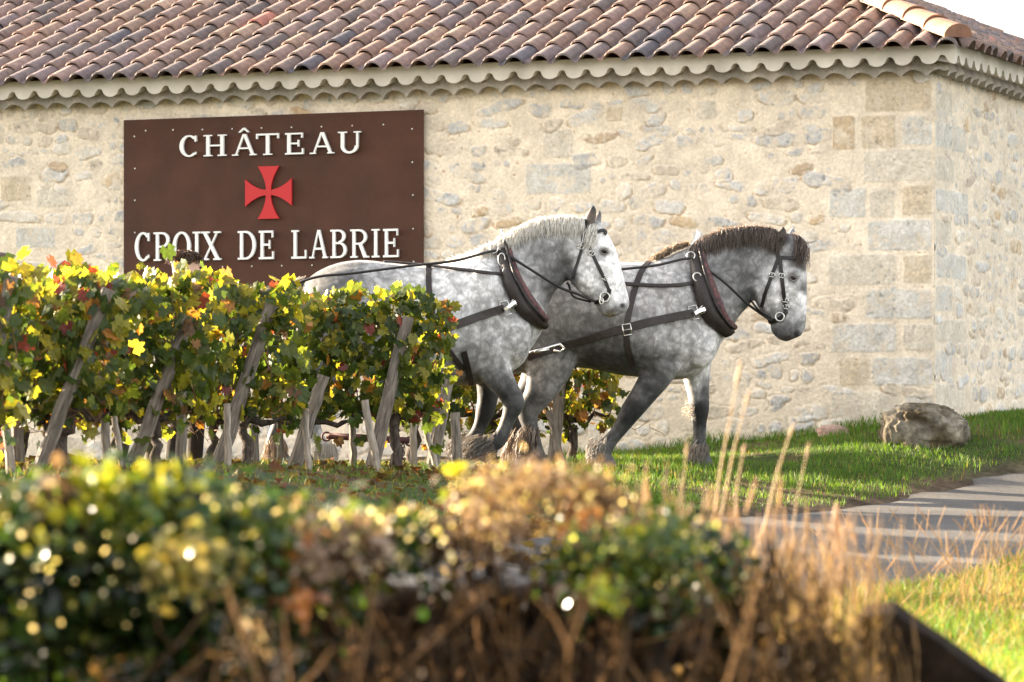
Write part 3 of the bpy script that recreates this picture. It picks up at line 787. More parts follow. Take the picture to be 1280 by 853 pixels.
# cross: four flared arms
def arm(w0, w1, ln, n=10):
    l = [(-(w0 + (w1 - w0) * (k / n) ** 1.9), ln * (0.06 + 0.94 * k / n)) for k in range(n + 1)]
    return [(-x, y) for x, y in l][::-1][::-1] + [(x, y) for x, y in l][::-1]
ct, cz = z5(608.5, 370)
hx = abs(z5(520, 370)[0] - z5(697, 370)[0]) / 2; hz = (z5(608, 270)[1] - z5(608, 470)[1]) / 2
mb = MB()
for k in range(4):
    pts = arm(0.10, 0.46 if k % 2 == 0 else 0.52, 1.0)
    c, s_ = [(1, 0), (0, 1), (-1, 0), (0, -1)][k]
    q = [((c * x - s_ * y), (s_ * x + c * y)) for x, y in pts]
    ar = sum(q[i - 1][0] * q[i][1] - q[i][0] * q[i - 1][1] for i in range(len(q)))
    if ar < 0: q = q[::-1]
    prism(mb, [(0.5 + x / 2, 0.5 + y / 2) for x, y in q], ct + hx, ct - hx, cz - hz, cz + hz, 0.064 + 0.0008 * k, 0.02)
prism(mb, rect(0.44, 0.44, 0.56, 0.56), ct + hx, ct - hx, cz - hz, cz + hz, 0.068, 0.02)
mb.build('cross', M['red'], sign)
scr = [(137, 134), (241, 131), (353, 130), (466, 127), (578, 124), (692, 121), (806, 119), (923, 115), (1042, 111), (1151, 127), (94, 156), (96, 278), (96, 399), (96, 522), (1152, 254), (1154, 379), (1155, 507), (1157, 632), (430, 652), (541, 650), (655, 648), (770, 646), (883, 644)]
for zx, zy in scr:
    t, z = z5(zx, zy); mb = MB()
    mb.tube([fac(t, z, 0.036), fac(t, z, 0.043)], 0.0065, 8)
    mb.build('screw', M['screw'], sign)
# ------------------------------------------------------------------ union of closed lofts into one skin
def union_skin(shapes, voxel, smooth_it=6):
    mb = MB()
    for v, f in shapes: mb.add(v, f)
    me = bpy.data.meshes.new('tmp'); me.from_pydata([tuple(x) for x in np.concatenate(mb.v)], [], mb.f); me.update()
    bm = bmesh.new(); bm.from_mesh(me)
    bmesh.ops.recalc_face_normals(bm, faces=bm.faces[:]); bm.to_mesh(me); bm.free()
    o = bpy.data.objects.new('tmp', me); COL.objects.link(o)
    r = o.modifiers.new('r', 'REMESH'); r.mode = 'VOXEL'; r.voxel_size = voxel
    s = o.modifiers.new('s', 'SMOOTH'); s.factor = 0.5; s.iterations = smooth_it
    dg = bpy.context.evaluated_depsgraph_get(); ev = o.evaluated_get(dg); m2 = ev.to_mesh()
    V = np.zeros(len(m2.vertices) * 3); m2.vertices.foreach_get('co', V); V = V.reshape(-1, 3)
    Fq = [tuple(p.vertices) for p in m2.polygons]
    ev.to_mesh_clear(); bpy.data.objects.remove(o); bpy.data.meshes.remove(me)
    return V, Fq

def ellipsoid(c, r, ax=None, n=12, m=8):
    ax = np.eye(3) if ax is None else np.array(ax)
    rings = []
    for k in range(m):
        th = math.pi * (k + 0.5) / m
        rings.append(np.array([np.array(c) + ax[0] * r[0] * math.cos(th) + (ax[1] * r[1] * math.cos(a) + ax[2] * r[2] * math.sin(a)) * math.sin(th) for a in np.arange(n) * 2 * math.pi / n]))
    return loft_geo(rings)

# horse coat: grey with dapples, tone painted per region
def coat_mat(name, dap):
    m = bpy.data.materials.new(name); m.use_nodes = True; nt = m.node_tree; L = nt.links.new
    b = nt.nodes['Principled BSDF']; b.inputs['Roughness'].default_value = 0.62; b.inputs['Specular IOR Level'].default_value = 0.3
    b.inputs['Sheen Weight'].default_value = 0.08; b.inputs['Sheen Roughness'].default_value = 0.4
    a = _n(nt, 'ShaderNodeAttribute'); a.attribute_name = 'Col'
    tc = _n(nt, 'ShaderNodeTexCoord')
    wn = _n(nt, 'ShaderNodeTexNoise'); wn.inputs['Scale'].default_value = 9; L(tc.outputs['Object'], wn.inputs['Vector'])
    wv = _n(nt, 'ShaderNodeMixRGB', blend_type='LINEAR_LIGHT'); wv.inputs[0].default_value = 0.06; L(tc.outputs['Object'], wv.inputs[1]); L(wn.outputs['Color'], wv.inputs[2])
    vo = _n(nt, 'ShaderNodeTexVoronoi', feature='SMOOTH_F1'); vo.inputs['Scale'].default_value = 23; L(wv.outputs[0], vo.inputs['Vector'])
    mr = _n(nt, 'ShaderNodeMapRange'); mr.inputs[1].default_value = 0.18; mr.inputs[2].default_value = 0.62; mr.inputs[3].default_value = 1.16; mr.inputs[4].default_value = 1 - dap
    L(vo.outputs['Distance'], mr.inputs[0])
    n2 = _n(nt, 'ShaderNodeTexNoise'); n2.inputs['Scale'].default_value = 60; n2.inputs['Detail'].default_value = 5; n2.inputs['Roughness'].default_value = 0.7
    mp = _n(nt, 'ShaderNodeMapping'); mp.inputs['Scale'].default_value = (1.3, 1.0, 0.7); L(tc.outputs['Object'], mp.inputs[0]); L(mp.outputs[0], n2.inputs['Vector'])
    m2 = _n(nt, 'ShaderNodeMapRange'); m2.inputs[1].default_value = 0.3; m2.inputs[2].default_value = 0.7; m2.inputs[3].default_value = 0.66; m2.inputs[4].default_value = 1.30
    L(n2.outputs[0], m2.inputs[0])
    n3 = _n(nt, 'ShaderNodeTexNoise'); n3.inputs['Scale'].default_value = 5; n3.inputs['Detail'].default_value = 3; L(tc.outputs['Object'], n3.inputs['Vector'])
    m3 = _n(nt, 'ShaderNodeMapRange'); m3.inputs[1].default_value = 0.3; m3.inputs[2].default_value = 0.7; m3.inputs[3].default_value = 0.85; m3.inputs[4].default_value = 1.12; L(n3.outputs[0], m3.inputs[0])
    src = a.outputs['Color']
    for q in (mr, m2, m3):
        mx = _n(nt, 'ShaderNodeMixRGB', blend_type='MULTIPLY'); mx.inputs[0].default_value = 1; L(src, mx.inputs[1]); L(q.outputs[0], mx.inputs[2]); src = mx.outputs[0]
    L(src, b.inputs['Base Color'])
    bp = _n(nt, 'ShaderNodeBump'); bp.inputs['Strength'].default_value = 0.18; bp.inputs['Distance'].default_value = 0.006; L(n2.outputs[0], bp.inputs['Height']); L(bp.outputs[0], b.inputs['Normal'])
    return m
M['coat'] = coat_mat('dapple_coat', 0.42)
M['hair'] = mat('horse_hair', attr=True, rough=0.5, var=0.2, scale=30, translucent=0.25, ttint=(1.05, 1.0, 0.95))

def horse(spec):
    Y0 = spec['Y']
    p2 = lambda x, y, lat=0.0: P(x, y, Y0) + np.array([0, lat, 0])
    shapes = []
    NR_ = 20
    an = np.arange(NR_) * 2 * math.pi / NR_
    def body_loft(st, n=2.3, egg=0.0, lat0=None, m=3):
        rows = np.array([[*s[0], *s[1], s[2], (s[3] if len(s) > 3 else 0.0)] for s in st], float)
        rows = spline(rows, m)
        rings = []
        for (tx, ty, bx, by, wd, lt) in rows:
            T, B = p2(tx, ty), p2(bx, by)
            c = (T + B) / 2; h = (T - B) / 2
            ca, sa = np.cos(an), np.sin(an)
            ca2 = np.sign(ca) * np.abs(ca) ** (2 / n); sa2 = np.sign(sa) * np.abs(sa) ** (2 / n)
            lat = sa2 * wd * (1 - egg * ca2)
            r = c + ca2[:, None] * h + np.stack([0 * lat, lat + lt, 0 * lat], 1)
            rings.append(r)
        return loft_geo(rings)
    shapes.append(body_loft(spec['trunk'], 2.25, 0.14))
    shapes.append(body_loft(spec['neck'], 2.1, 0.18))
    shapes.append(body_loft(spec['head'], 2.3, 0.10, m=4))
    for leg in spec['legs']:
        lat = leg[0]
        pts = spline(np.array([[x, y, r1, r2] for (x, y, r1, r2) in leg[1]], float), 3)
        ctr = np.array([p2(x, y, lat) for x, y in pts[:, :2]])
        t = np.gradient(ctr, axis=0); t /= np.linalg.norm(t, axis=1)[:, None]
        rings = []
        for k in range(len(pts)):
            u = np.array([t[k][2], 0, -t[k][0]]); v = np.array([0, 1.0, 0])
            rings.append(ctr[k] + np.cos(an)[:, None] * u * pts[k][2] + np.sin(an)[:, None] * v * pts[k][3])
        shapes.append(loft_geo(rings))
    for (x, y, lat, rx, ry, rz) in spec['lumps']:
        shapes.append(ellipsoid(p2(x, y, lat), (rx, ry, rz)))
    # ears
    for (bx, by, tx, ty, lat, r) in spec['ears']:
        b0, t0 = p2(bx, by, lat), p2(tx, ty, lat * 1.15)
        rings = []
        for k, q in enumerate((0, .2, .45, .7, .9, 1.0)):
            rr = r * (0.7, 1.0, 1.05, 0.8, 0.45, 0.15)[k]
            c = b0 + (t0 - b0) * q
            rings.append(np.array([c + np.array([math.cos(a) * rr, math.sin(a) * rr * 0.75, math.cos(a) * rr * 0.2]) for a in an]))
        shapes.append(loft_geo(rings))
    V, Fq = union_skin(shapes, 0.0125, 5)
    # nostril hollows, eye sockets, muscle relief
    px = CX + V[:, 0] / V[:, 1] * F; 
    pxx = CX + V[:, 0] / Y0 * F; pyy = HY - (V[:, 2] - CAMZ) / Y0 * F
    lat = V[:, 1] - Y0
    for (x, y, r, d) in spec['dents']:
        g = np.exp(-((pxx - x) ** 2 + (pyy - y) ** 2) / (r * r))
        V[:, 1] += np.sign(-lat) * g * d * (np.abs(lat) > 0.015)
    for (ln_, r, d) in spec['lines']:
        q_ = spline(np.array(ln_, float), 8)
        dd = np.min((pxx[:, None] - q_[None, :, 0]) ** 2 + (pyy[:, None] - q_[None, :, 1]) ** 2, axis=1)
        V[:, 1] += np.sign(-lat) * np.exp(-dd / (r * r)) * d * np.clip((np.abs(lat) - 0.03) / 0.05, 0, 1)
    V[:, 1] += 0.0035 * fbm(pxx / 14.0, pyy / 14.0, np.sign(lat) * 3.3, 5, 3)
    # coat
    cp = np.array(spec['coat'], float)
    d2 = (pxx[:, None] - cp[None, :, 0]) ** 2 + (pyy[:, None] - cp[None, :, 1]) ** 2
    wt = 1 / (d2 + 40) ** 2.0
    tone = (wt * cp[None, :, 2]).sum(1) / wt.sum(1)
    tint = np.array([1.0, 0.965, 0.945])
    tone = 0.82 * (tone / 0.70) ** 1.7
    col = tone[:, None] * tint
    # dark skin round nostrils and mouth, hooves
    for (x, y, r, c) in spec['spots']:
        g = np.clip(1.4 * np.exp(-((pxx - x) ** 2 + (pyy - y) ** 2) / (r * r)), 0, 1)[:, None]
        col = col * (1 - g) + np.array(c) * g
    ori = p2(spec['cx'], 535, 0); ori[2] = g1(ori[0], ori[1])
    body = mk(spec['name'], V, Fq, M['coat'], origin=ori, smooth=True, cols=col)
    tag(body, spec['label'], 'horse', 'harnessed draught horses')
    bvh = BVHTree.FromPolygons([tuple(v) for v in V], Fq)
    def hit(x, y, off=0.006, far=False):
        """point on the near (or far) flank under photo pixel x,y (in the horse's own plane)"""
        a = p2(x, y)
        s = 3.0 if not far else -3.0
        h = bvh.ray_cast(Vector((a[0], Y0 - s, a[2])), Vector((0, 1 if not far else -1, 0)))
        if h[0] is None:
            h2 = bvh.find_nearest(Vector((a[0], Y0 - 0.1 * (1 if not far else -1), a[2])))
            return np.array(h2[0]) + np.array(h2[1]) * off, np.array(h2[1])
        return np.array(h[0]) + np.array(h[1]) * off, np.array(h[1])
    # eyes
    for far in (False, True):
        e, n_ = hit(*spec['eye'], off=-0.012, far=far)
        v, f = ellipsoid(e, (0.029, 0.016, 0.021), n=14, m=10)
        mk('eye', v, f, M['eye'], body, smooth=True)
        # lids
        mb = MB()
        for sgn in (1, -1):
            pts = [hit(spec['eye'][0] + dx, spec['eye'][1] - sgn * (3.3 - 0.12 * dx * dx) + 0.18 * dx, 0.002, far)[0] for dx in (-5, -2.8, 0, 2.8, 5)]
            mb.tube(spline(pts, 3), 0.005, 6)
        mb.build('eyelid', spec['lidmat'], body, smooth=True)
    return dict(body=body, hit=hit, p2=p2, Y=Y0)

def strand_mesh(name, roots, tips, bend, cols, width, parent, rng, seg=5):
    """tapered flat hairs from roots to tips with a bend vector in the middle"""
    n = len(roots); ts = np.linspace(0, 1, seg)
    q = ts[None, :, None]
    C = roots[:, None] * (1 - q) + tips[:, None] * q + bend[:, None] * (4 * q * (1 - q)) * 0.5
    C += rng.normal(0, 0.006, (n, seg, 3)) * q
    sd = rng.normal(0, 1, (n, 3)); d = tips - roots
    sd -= d * (sd * d).sum(1, keepdims=True) / ((d * d).sum(1, keepdims=True) + 1e-9); sd /= np.linalg.norm(sd, axis=1, keepdims=True) + 1e-9
    wv = (width * (1 - ts ** 2.5 * 0.9))[None, :, None]
    A = C - sd[:, None] * wv; B = C + sd[:, None] * wv
    V = np.stack([A, B], 2).reshape(-1, 3)
    o = np.arange(n)[:, None, None] * (2 * seg) + np.arange(seg - 1)[None, :, None] * 2
    f = (o + np.array([0, 1, 3, 2])[None, None, :]).reshape(-1, 4)
    return mk(name, V, f, M['hair'], parent, cols=np.repeat(cols, 2 * seg, axis=0))

def add_hair(H, name, line, n, length, direc, wid, colA, colB, rng, spread=0.03, both=0.5, bendv=(0, 0, 0.03), lat=0.05):
    """hair along a crest line of photo pixels; falls to the near side with share both, else the far side"""
    L_ = spline(np.array(line, float), 8)
    k = rng.uniform(0, len(L_) - 1.01, n); i = k.astype(int); fr = (k - i)[:, None]
    px = L_[i] * (1 - fr) + L_[i + 1] * fr
    side = np.where(rng.random(n) < both, -1.0, 1.0)
    roots = np.array([H['p2'](x, y) for x, y in px]) + np.stack([rng.normal(0, 0.006, n), side * rng.uniform(0, 0.015, n), rng.normal(0, 0.005, n)], 1)
    ln = length * rng.uniform(0.55, 1.15, n)
    clump = 0.5 * np.sin(k * 2.3) + 0.5 * np.sin(k * 5.1 + 1)
    tips = roots + np.stack([(direc[0] + 0.06 * clump + rng.normal(0, spread * 4.5, n)) * ln, side * lat * rng.uniform(0.5, 1.4, n), (direc[1] + rng.normal(0, spread * 3, n)) * ln], 1)
    bend = np.stack([np.full(n, bendv[0]), side * lat * 1.1, np.full(n, bendv[2])], 1)
    t = rng.random((n, 1)); cols = np.array(colA) * (1 - t) + np.array(colB) * t
    return strand_mesh(name, roots, tips, bend, cols * rng.uniform(0.8, 1.15, (n, 1)), wid, H['body'], rng)

def feather(H, x, y, n, ln, cols, rng, down=(-.25, -1), r=0.055, lat=0.0, name='feathering'):
    c = H['p2'](x, y, lat)
    a = rng.uniform(0, 2 * math.pi, n)
    roots = c + np.stack([np.cos(a) * r, np.sin(a) * r, rng.normal(0, 0.035, n)], 1)
    out = np.stack([np.cos(a) * 0.28, np.sin(a) * 0.28, np.zeros(n)], 1)
    l = ln * rng.uniform(0.5, 1.15, (n, 1))
    tips = roots + (out + np.array([down[0], 0, down[1]])) * l
    t = rng.random((n, 1)); cc = np.array(cols[0]) * (1 - t) + np.array(cols[1]) * t
    return strand_mesh(name, roots, tips, out * 0.05 + np.array([down[0] * .05, 0, .01]), cc, 0.003, H['body'], rng, 5)

def strap(H, name, pts, width, thick=0.007, off=0.008, mt='leather', far=False, m=5, parent=None, free=False):
    """a leather strap lying on the horse along photo pixels"""
    L_ = spline(np.array(pts, float), m)
    C, N = [], []
    for x, y in L_:
        h, n_ = H['hit'](x, y, off, far)
        C.append(h); N.append(n_)
    C = np.array(C); N = np.array(N)
    for _ in range(3):
        if len(C) > 2:
            C[1:-1] = (C[:-2] + 2 * C[1:-1] + C[2:]) / 4; N[1:-1] = (N[:-2] + 2 * N[1:-1] + N[2:]) / 4
    return ribbon(name, C, N, width, thick, mt, parent or H['body'])

def ribbon(name, C, N, width, thick, mt, parent, origin=None):
    t = np.gradient(C, axis=0); t /= np.linalg.norm(t, axis=1)[:, None] + 1e-9
    Wd = np.cross(t, N); Wd /= np.linalg.norm(Wd, axis=1)[:, None] + 1e-9
    Nn = np.cross(Wd, t)
    wd = np.broadcast_to(np.asarray(width, float), (len(C),))
    rings = [np.array([C[k] + Wd[k] * wd[k] / 2 * sx + Nn[k] * thick * sz for sx, sz in ((-1, 0), (-.9, 1), (.9, 1), (1, 0))]) for k in range(len(C))]
    v, f = loft_geo(rings)
    return mk(name, v, f, M[mt], parent, origin)

def ring_geo(c, r, tube, ax=(1, 0, 0), up=(0, 0, 1), n=18, sq=1.0):
    c = np.array(c); ax = np.array(ax, float); up = np.array(up, float)
    pts = [c + ax * r * sq * math.cos(a) + up * r * math.sin(a) for a in np.arange(n) * 2 * math.pi / n]
    mb = []
    nrm = np.cross(ax, up); rings = []
    for a in np.arange(n + 1) * 2 * math.pi / n:
        d = ax * sq * math.cos(a) + up * math.sin(a); d1 = d / np.linalg.norm(d)
        rings.append(np.array([c + d * r + tube * (d1 * math.cos(b) + nrm * math.sin(b)) for b in np.arange(6) * math.pi / 3]))
    return loft_geo(rings, cap=False)
def ring(H, name, x, y, r=0.03, tube=0.0045, off=0.02, sq=1.0):
    h, n_ = H['hit'](x, y, off)
    v, f = ring_geo(h, r, tube, sq=sq)
    return mk(name, v, f, M['steel'], H['body'], smooth=True)
def buckle(H, x, y, ang, wd, ht, off=0.016):
    h, n_ = H['hit'](x, y, off)
    c, s_ = math.cos(ang), math.sin(ang)
    a = np.array([c, 0, s_]); b = np.array([-s_, 0, c]); mb = MB()
    cs = [h + a * wd * i + b * ht * j for i, j in ((-1, -1), (1, -1), (1, 1), (-1, 1))]
    for k in range(4): mb.tube([cs[k], cs[(k + 1) % 4]], 0.0045, 6)
    mb.tube([h - a * wd * 0.9, h + a * wd], 0.003, 5)
    return mb.build('buckle', M['steel'], H['body'], smooth=True)
def collar(H, back, front):
    """padded collar between two pixel curves, closed round the far side by mirroring"""
    m = 26
    b = spline(np.array(back, float), 8); f = spline(np.array(front, float), 8)
    def res(c): 
        s = np.concatenate([[0], np.cumsum(np.linalg.norm(np.diff(c, axis=0), axis=1))]); u = np.linspace(0, s[-1], m)
        return np.stack([np.interp(u, s, c[:, k]) for k in range(2)], 1)
    b, f = res(b), res(f)
    def side(far):
        B = np.array([H['hit'](x, y, 0.012, far)[0] for x, y in b]); Fr = np.array([H['hit'](x, y, 0.012, far)[0] for x, y in f])
        # keep the band's outward offset even
        sg = 1 if far else -1
        lat = np.maximum(sg * (B[:, 1] - H['Y']), sg * (Fr[:, 1] - H['Y']))
        lat = np.convolve(np.pad(lat, 2, mode='edge'), np.ones(5) / 5, 'valid')
        lat[0] = 0.03; lat[-1] = 0.03
        lat = np.minimum(lat, np.interp(np.arange(m), [0, 3, 8, m - 7, m - 3, m - 1], [0.03, 0.14, 0.30, 0.30, 0.16, 0.02]))
        B[:, 1] = H['Y'] + sg * lat; Fr[:, 1] = H['Y'] + sg * (lat - 0.012)
        return B, Fr
    Bn, Fn = side(False); Bf, Ff = side(True)
    B = np.concatenate([Bn, Bf[::-1][1:-1]]); Fr = np.concatenate([Fn, Ff[::-1][1:-1]])
    ctr = (B + Fr) / 2
    mid = ctr.mean(0)
    rings, rl = [], []
    for k in range(len(B)):
        o = ctr[k] - mid; w_ = Fr[k] - B[k]; o -= w_ * o.dot(w_) / (w_.dot(w_) + 1e-9); o /= np.linalg.norm(o) + 1e-9
        o = o * np.array([0.6, 1.0, 0.6])
        rings.append(np.array([B[k] - o * 0.03, B[k] + o * 0.022, B[k] + w_ * 0.35 + o * 0.05, B[k] + w_ * 0.70 + o * 0.055, B[k] + w_ * 0.82 + o * 0.03, B[k] + w_ * 0.8 - o * 0.03]))
        rl.append(np.array([B[k] + w_ * (0.96 + 0.24 * math.cos(a)) + o * (0.008 + 0.030 * math.sin(a)) for a in np.arange(8) * math.pi / 4]))
    rings.append(rings[0]); rl.append(rl[0])
    c = mk('collar', *loft_geo(rings, False), M['worn'], H['body'], smooth=True)
    l = mk('collar_lining', *loft_geo(rl, False), M['lining'], H['body'], smooth=True)
    # metal hames along the seam
    mb = MB()
    pts = []
    for k in range(m):
        w_ = Fn[k] - Bn[k]; pts.append(Bn[k] + w_ * 0.84 + np.array([0, -0.058, 0]))
    mb.tube(pts, 0.011, 8)
    mb.build('hame', M['leather'], H['body'], smooth=True)
    mb = MB()
    pts = [p + np.array([0, 2 * (H['Y'] - p[1]), 0]) for p in pts]
    mb.tube(pts, 0.011, 8); mb.build('hame', M['leather'], H['body'], smooth=True)
    return c

LIDL = mat('pale_lid', col=(0.20, 0.17, 0.16), rough=0.6)
rngh = np.random.default_rng(12)
# ------------------------------------------------------------------ near horse
near_spec = dict(
    name='draught_horse', Y=27.5, cx=520, label='pale dapple grey draught horse with white mane, half hidden by the vines', lidmat=LIDL,
    trunk=[((374, 366), (380, 425), .10), ((384, 349), (386, 460), .24), ((412, 332), (410, 474), .325), ((450, 325), (455, 470), .345), ((500, 330), (505, 472), .335), ((540, 332), (545, 480), .355), ((575, 325), (582, 482), .335), ((603, 315), (612, 478), .29), ((628, 322), (638, 466), .25), ((648, 350), (656, 452), .205), ((661, 385), (665, 432), .12)],
    neck=[((575, 338), (640, 462), .22), ((600, 314), (664, 436), .205), ((628, 300), (681, 408), .165), ((650, 289), (685, 385), .13), ((680, 279), (692, 368), .112), ((705, 276), (705, 354), .10), ((724, 277), (716, 346), .09), ((735, 281), (726, 342), .08)],
    head=[((731, 278), (711, 318), .06), ((748, 276), (708, 340), .092), ((760, 292), (715, 355), .108), ((769, 310), (727, 368), .104), ((775.5, 330), (738, 375.5), .084), ((780.5, 350), (744, 382), .069), ((784.5, 366), (748, 390), .066), ((787, 379), (754, 395), .066), ((783, 390), (763, 397.5), .05)],
    legs=[(-.17, [(614, 430, .17, .11), (616, 455, .145, .10), (625, 474, .105, .088), (635, 489, .084, .078), (641.5, 501, .080, .074), (641, 509, .074, .07), (636, 523, .054, .054), (629, 540, .050, .052), (623, 550, .060, .06), (613, 557, .062, .058), (603, 566, .074, .066), (598, 574, .066, .06)]),
          (.17, [(612, 440, .14, .1), (611, 478, .095, .085), (609, 500, .074, .072), (606, 514, .07, .068), (601, 530, .052, .05), (594, 545, .052, .05), (585, 556, .062, .06), (578, 568, .07, .065), (577, 576, .06, .06)]),
          (-.18, [(418, 400, .25, .14), (415, 445, .20, .13), (404, 480, .125, .095), (388, 510, .082, .065), (393, 532, .056, .05), (400, 552, .055, .05), (407, 566, .065, .06), (411, 576, .075, .07), (414, 588, .10, .09)]),
          (.18, [(430, 400, .24, .13), (422, 450, .17, .12), (390, 488, .105, .085), (356, 512, .078, .062), (346, 533, .054, .05), (340, 552, .054, .05), (343, 566, .064, .06), (350, 578, .075, .07), (355, 588, .095, .09)])],
    lumps=[(727, 343, -.062, .105, .045, .10), (727, 343, .062, .105, .045, .10), (757, 312, -.085, .05, .03, .035), (757, 312, .085, .05, .03, .035), (640, 420, -.17, .14, .10, .20), (640, 420, .17, .14, .10, .20), (776, 383, -.045, .05, .03, .045), (776, 383, .045, .05, .03, .045), (606, 385, -.20, .17, .10, .30), (606, 385, .20, .17, .10, .30), (620, 454, -.18, .11, .09, .13)],
    ears=[(734, 286, 741.5, 257, -.055, .046), (745, 284, 750, 262, .055, .032)],
    dents=[(778, 383, 3.2, .022), (754.5, 315, 4.5, .010), (600, 462, 14, .02), (760, 345, 12, .012), (703, 335, 10, .02), (572, 440, 25, .02)],
    eye=(754.8, 315.5),
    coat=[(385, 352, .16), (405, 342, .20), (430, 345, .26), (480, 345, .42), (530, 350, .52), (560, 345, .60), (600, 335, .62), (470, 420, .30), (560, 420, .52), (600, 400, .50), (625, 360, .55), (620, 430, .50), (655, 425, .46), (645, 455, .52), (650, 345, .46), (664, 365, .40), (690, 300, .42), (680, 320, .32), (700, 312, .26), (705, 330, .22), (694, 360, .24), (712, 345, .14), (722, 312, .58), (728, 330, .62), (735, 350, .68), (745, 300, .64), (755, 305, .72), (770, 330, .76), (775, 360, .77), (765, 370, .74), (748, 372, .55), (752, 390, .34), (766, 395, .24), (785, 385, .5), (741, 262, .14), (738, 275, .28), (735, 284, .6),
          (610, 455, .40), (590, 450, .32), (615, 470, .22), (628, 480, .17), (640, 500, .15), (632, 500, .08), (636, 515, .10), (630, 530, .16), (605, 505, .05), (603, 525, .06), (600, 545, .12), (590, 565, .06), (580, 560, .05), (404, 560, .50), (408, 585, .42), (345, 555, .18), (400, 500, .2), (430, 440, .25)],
    spots=[(777.5, 383, 3.4, (.03, .025, .025)), (762, 395.5, 6, (.22, .18, .12)), (754.8, 315.5, 6.0, (.05, .04, .04)), (739, 270, 6, (.13, .09, .07)), (737, 280, 5, (.20, .16, .13))],
    lines=[([(628, 395), (612, 370), (606, 345)], 7, .010), ([(592, 385), (600, 420), (606, 452)], 7, .018), ([(645, 462), (655, 440), (650, 420)], 6, .014), ([(620, 450), (628, 470), (634, 488)], 4, .010), ([(758, 326), (766, 342), (772, 356)], 3.5, -.010), ([(764, 330), (771, 348), (776, 362)], 3, .008), ([(712, 335), (718, 350), (728, 362)], 4, .012), ([(703, 318), (696, 345), (688, 372)], 6, .014), ([(762, 391), (772, 390.5), (780, 391)], 1.6, .008), ([(560, 452), (575, 462), (590, 470)], 6, .014), ([(740, 335), (735, 352), (741, 366)], 6, -.008)])
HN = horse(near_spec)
add_hair(HN, 'mane', [(600, 313), (622, 303), (640, 292), (665, 279), (690, 274), (712, 274), (730, 276)], 4200, 0.17, (-0.10, -0.72), 0.0023, (0.62, 0.59, 0.54), (0.84, 0.81, 0.76), rngh, both=0.72, lat=0.085, bendv=(-0.01, 0, 0.07))
add_hair(HN, 'mane_root', [(560, 328), (590, 318), (622, 304), (650, 288), (680, 276), (712, 273), (732, 277)], 700, 0.045, (-0.5, 0.45), 0.003, (0.68, 0.62, 0.54), (0.85, 0.80, 0.72), rngh, both=0.5, lat=0.02, bendv=(0, 0, 0))
add_hair(HN, 'forelock', [(737, 277), (742, 278), (746, 280)], 260, 0.21, (-0.22, -0.92), 0.0032, (0.60, 0.57, 0.52), (0.82, 0.79, 0.74), rngh, both=0.85, lat=0.10, bendv=(0.02, 0, 0.03), spread=0.015)
feather(HN, 610, 556, 1100, 0.14, ((.05, .042, .035), (.20, .17, .14)), rngh, (-.75, -.6), .07, -.17)
feather(HN, 586, 556, 800, 0.12, ((.05, .04, .035), (.16, .13, .10)), rngh, (-.6, -.6), .06, .17)
feather(HN, 408, 560, 420, 0.15, ((.42, .38, .32), (.60, .55, .48)), rngh, (-.05, -1), .062, -.18)
feather(HN, 343, 558, 320, 0.13, ((.18, .12, .08), (.36, .27, .19)), rngh, (-.05, -1), .06, .18)
# tail
tr = np.array([HN['p2'](376, 356)]).repeat(500, 0) + rngh.normal(0, 0.02, (500, 3))
tt = tr + np.stack([rngh.normal(-0.16, 0.07, 500), rngh.normal(0, .07, 500), -rngh.uniform(0.35, 0.85, 500)], 1)
strand_mesh('tail', tr, tt, np.tile([-0.22, 0, 0.12], (500, 1)), np.tile([.30, .27, .23], (500, 1)) * rngh.uniform(.6, 1.4, (500, 1)), 0.006, HN['body'], rngh, 7)

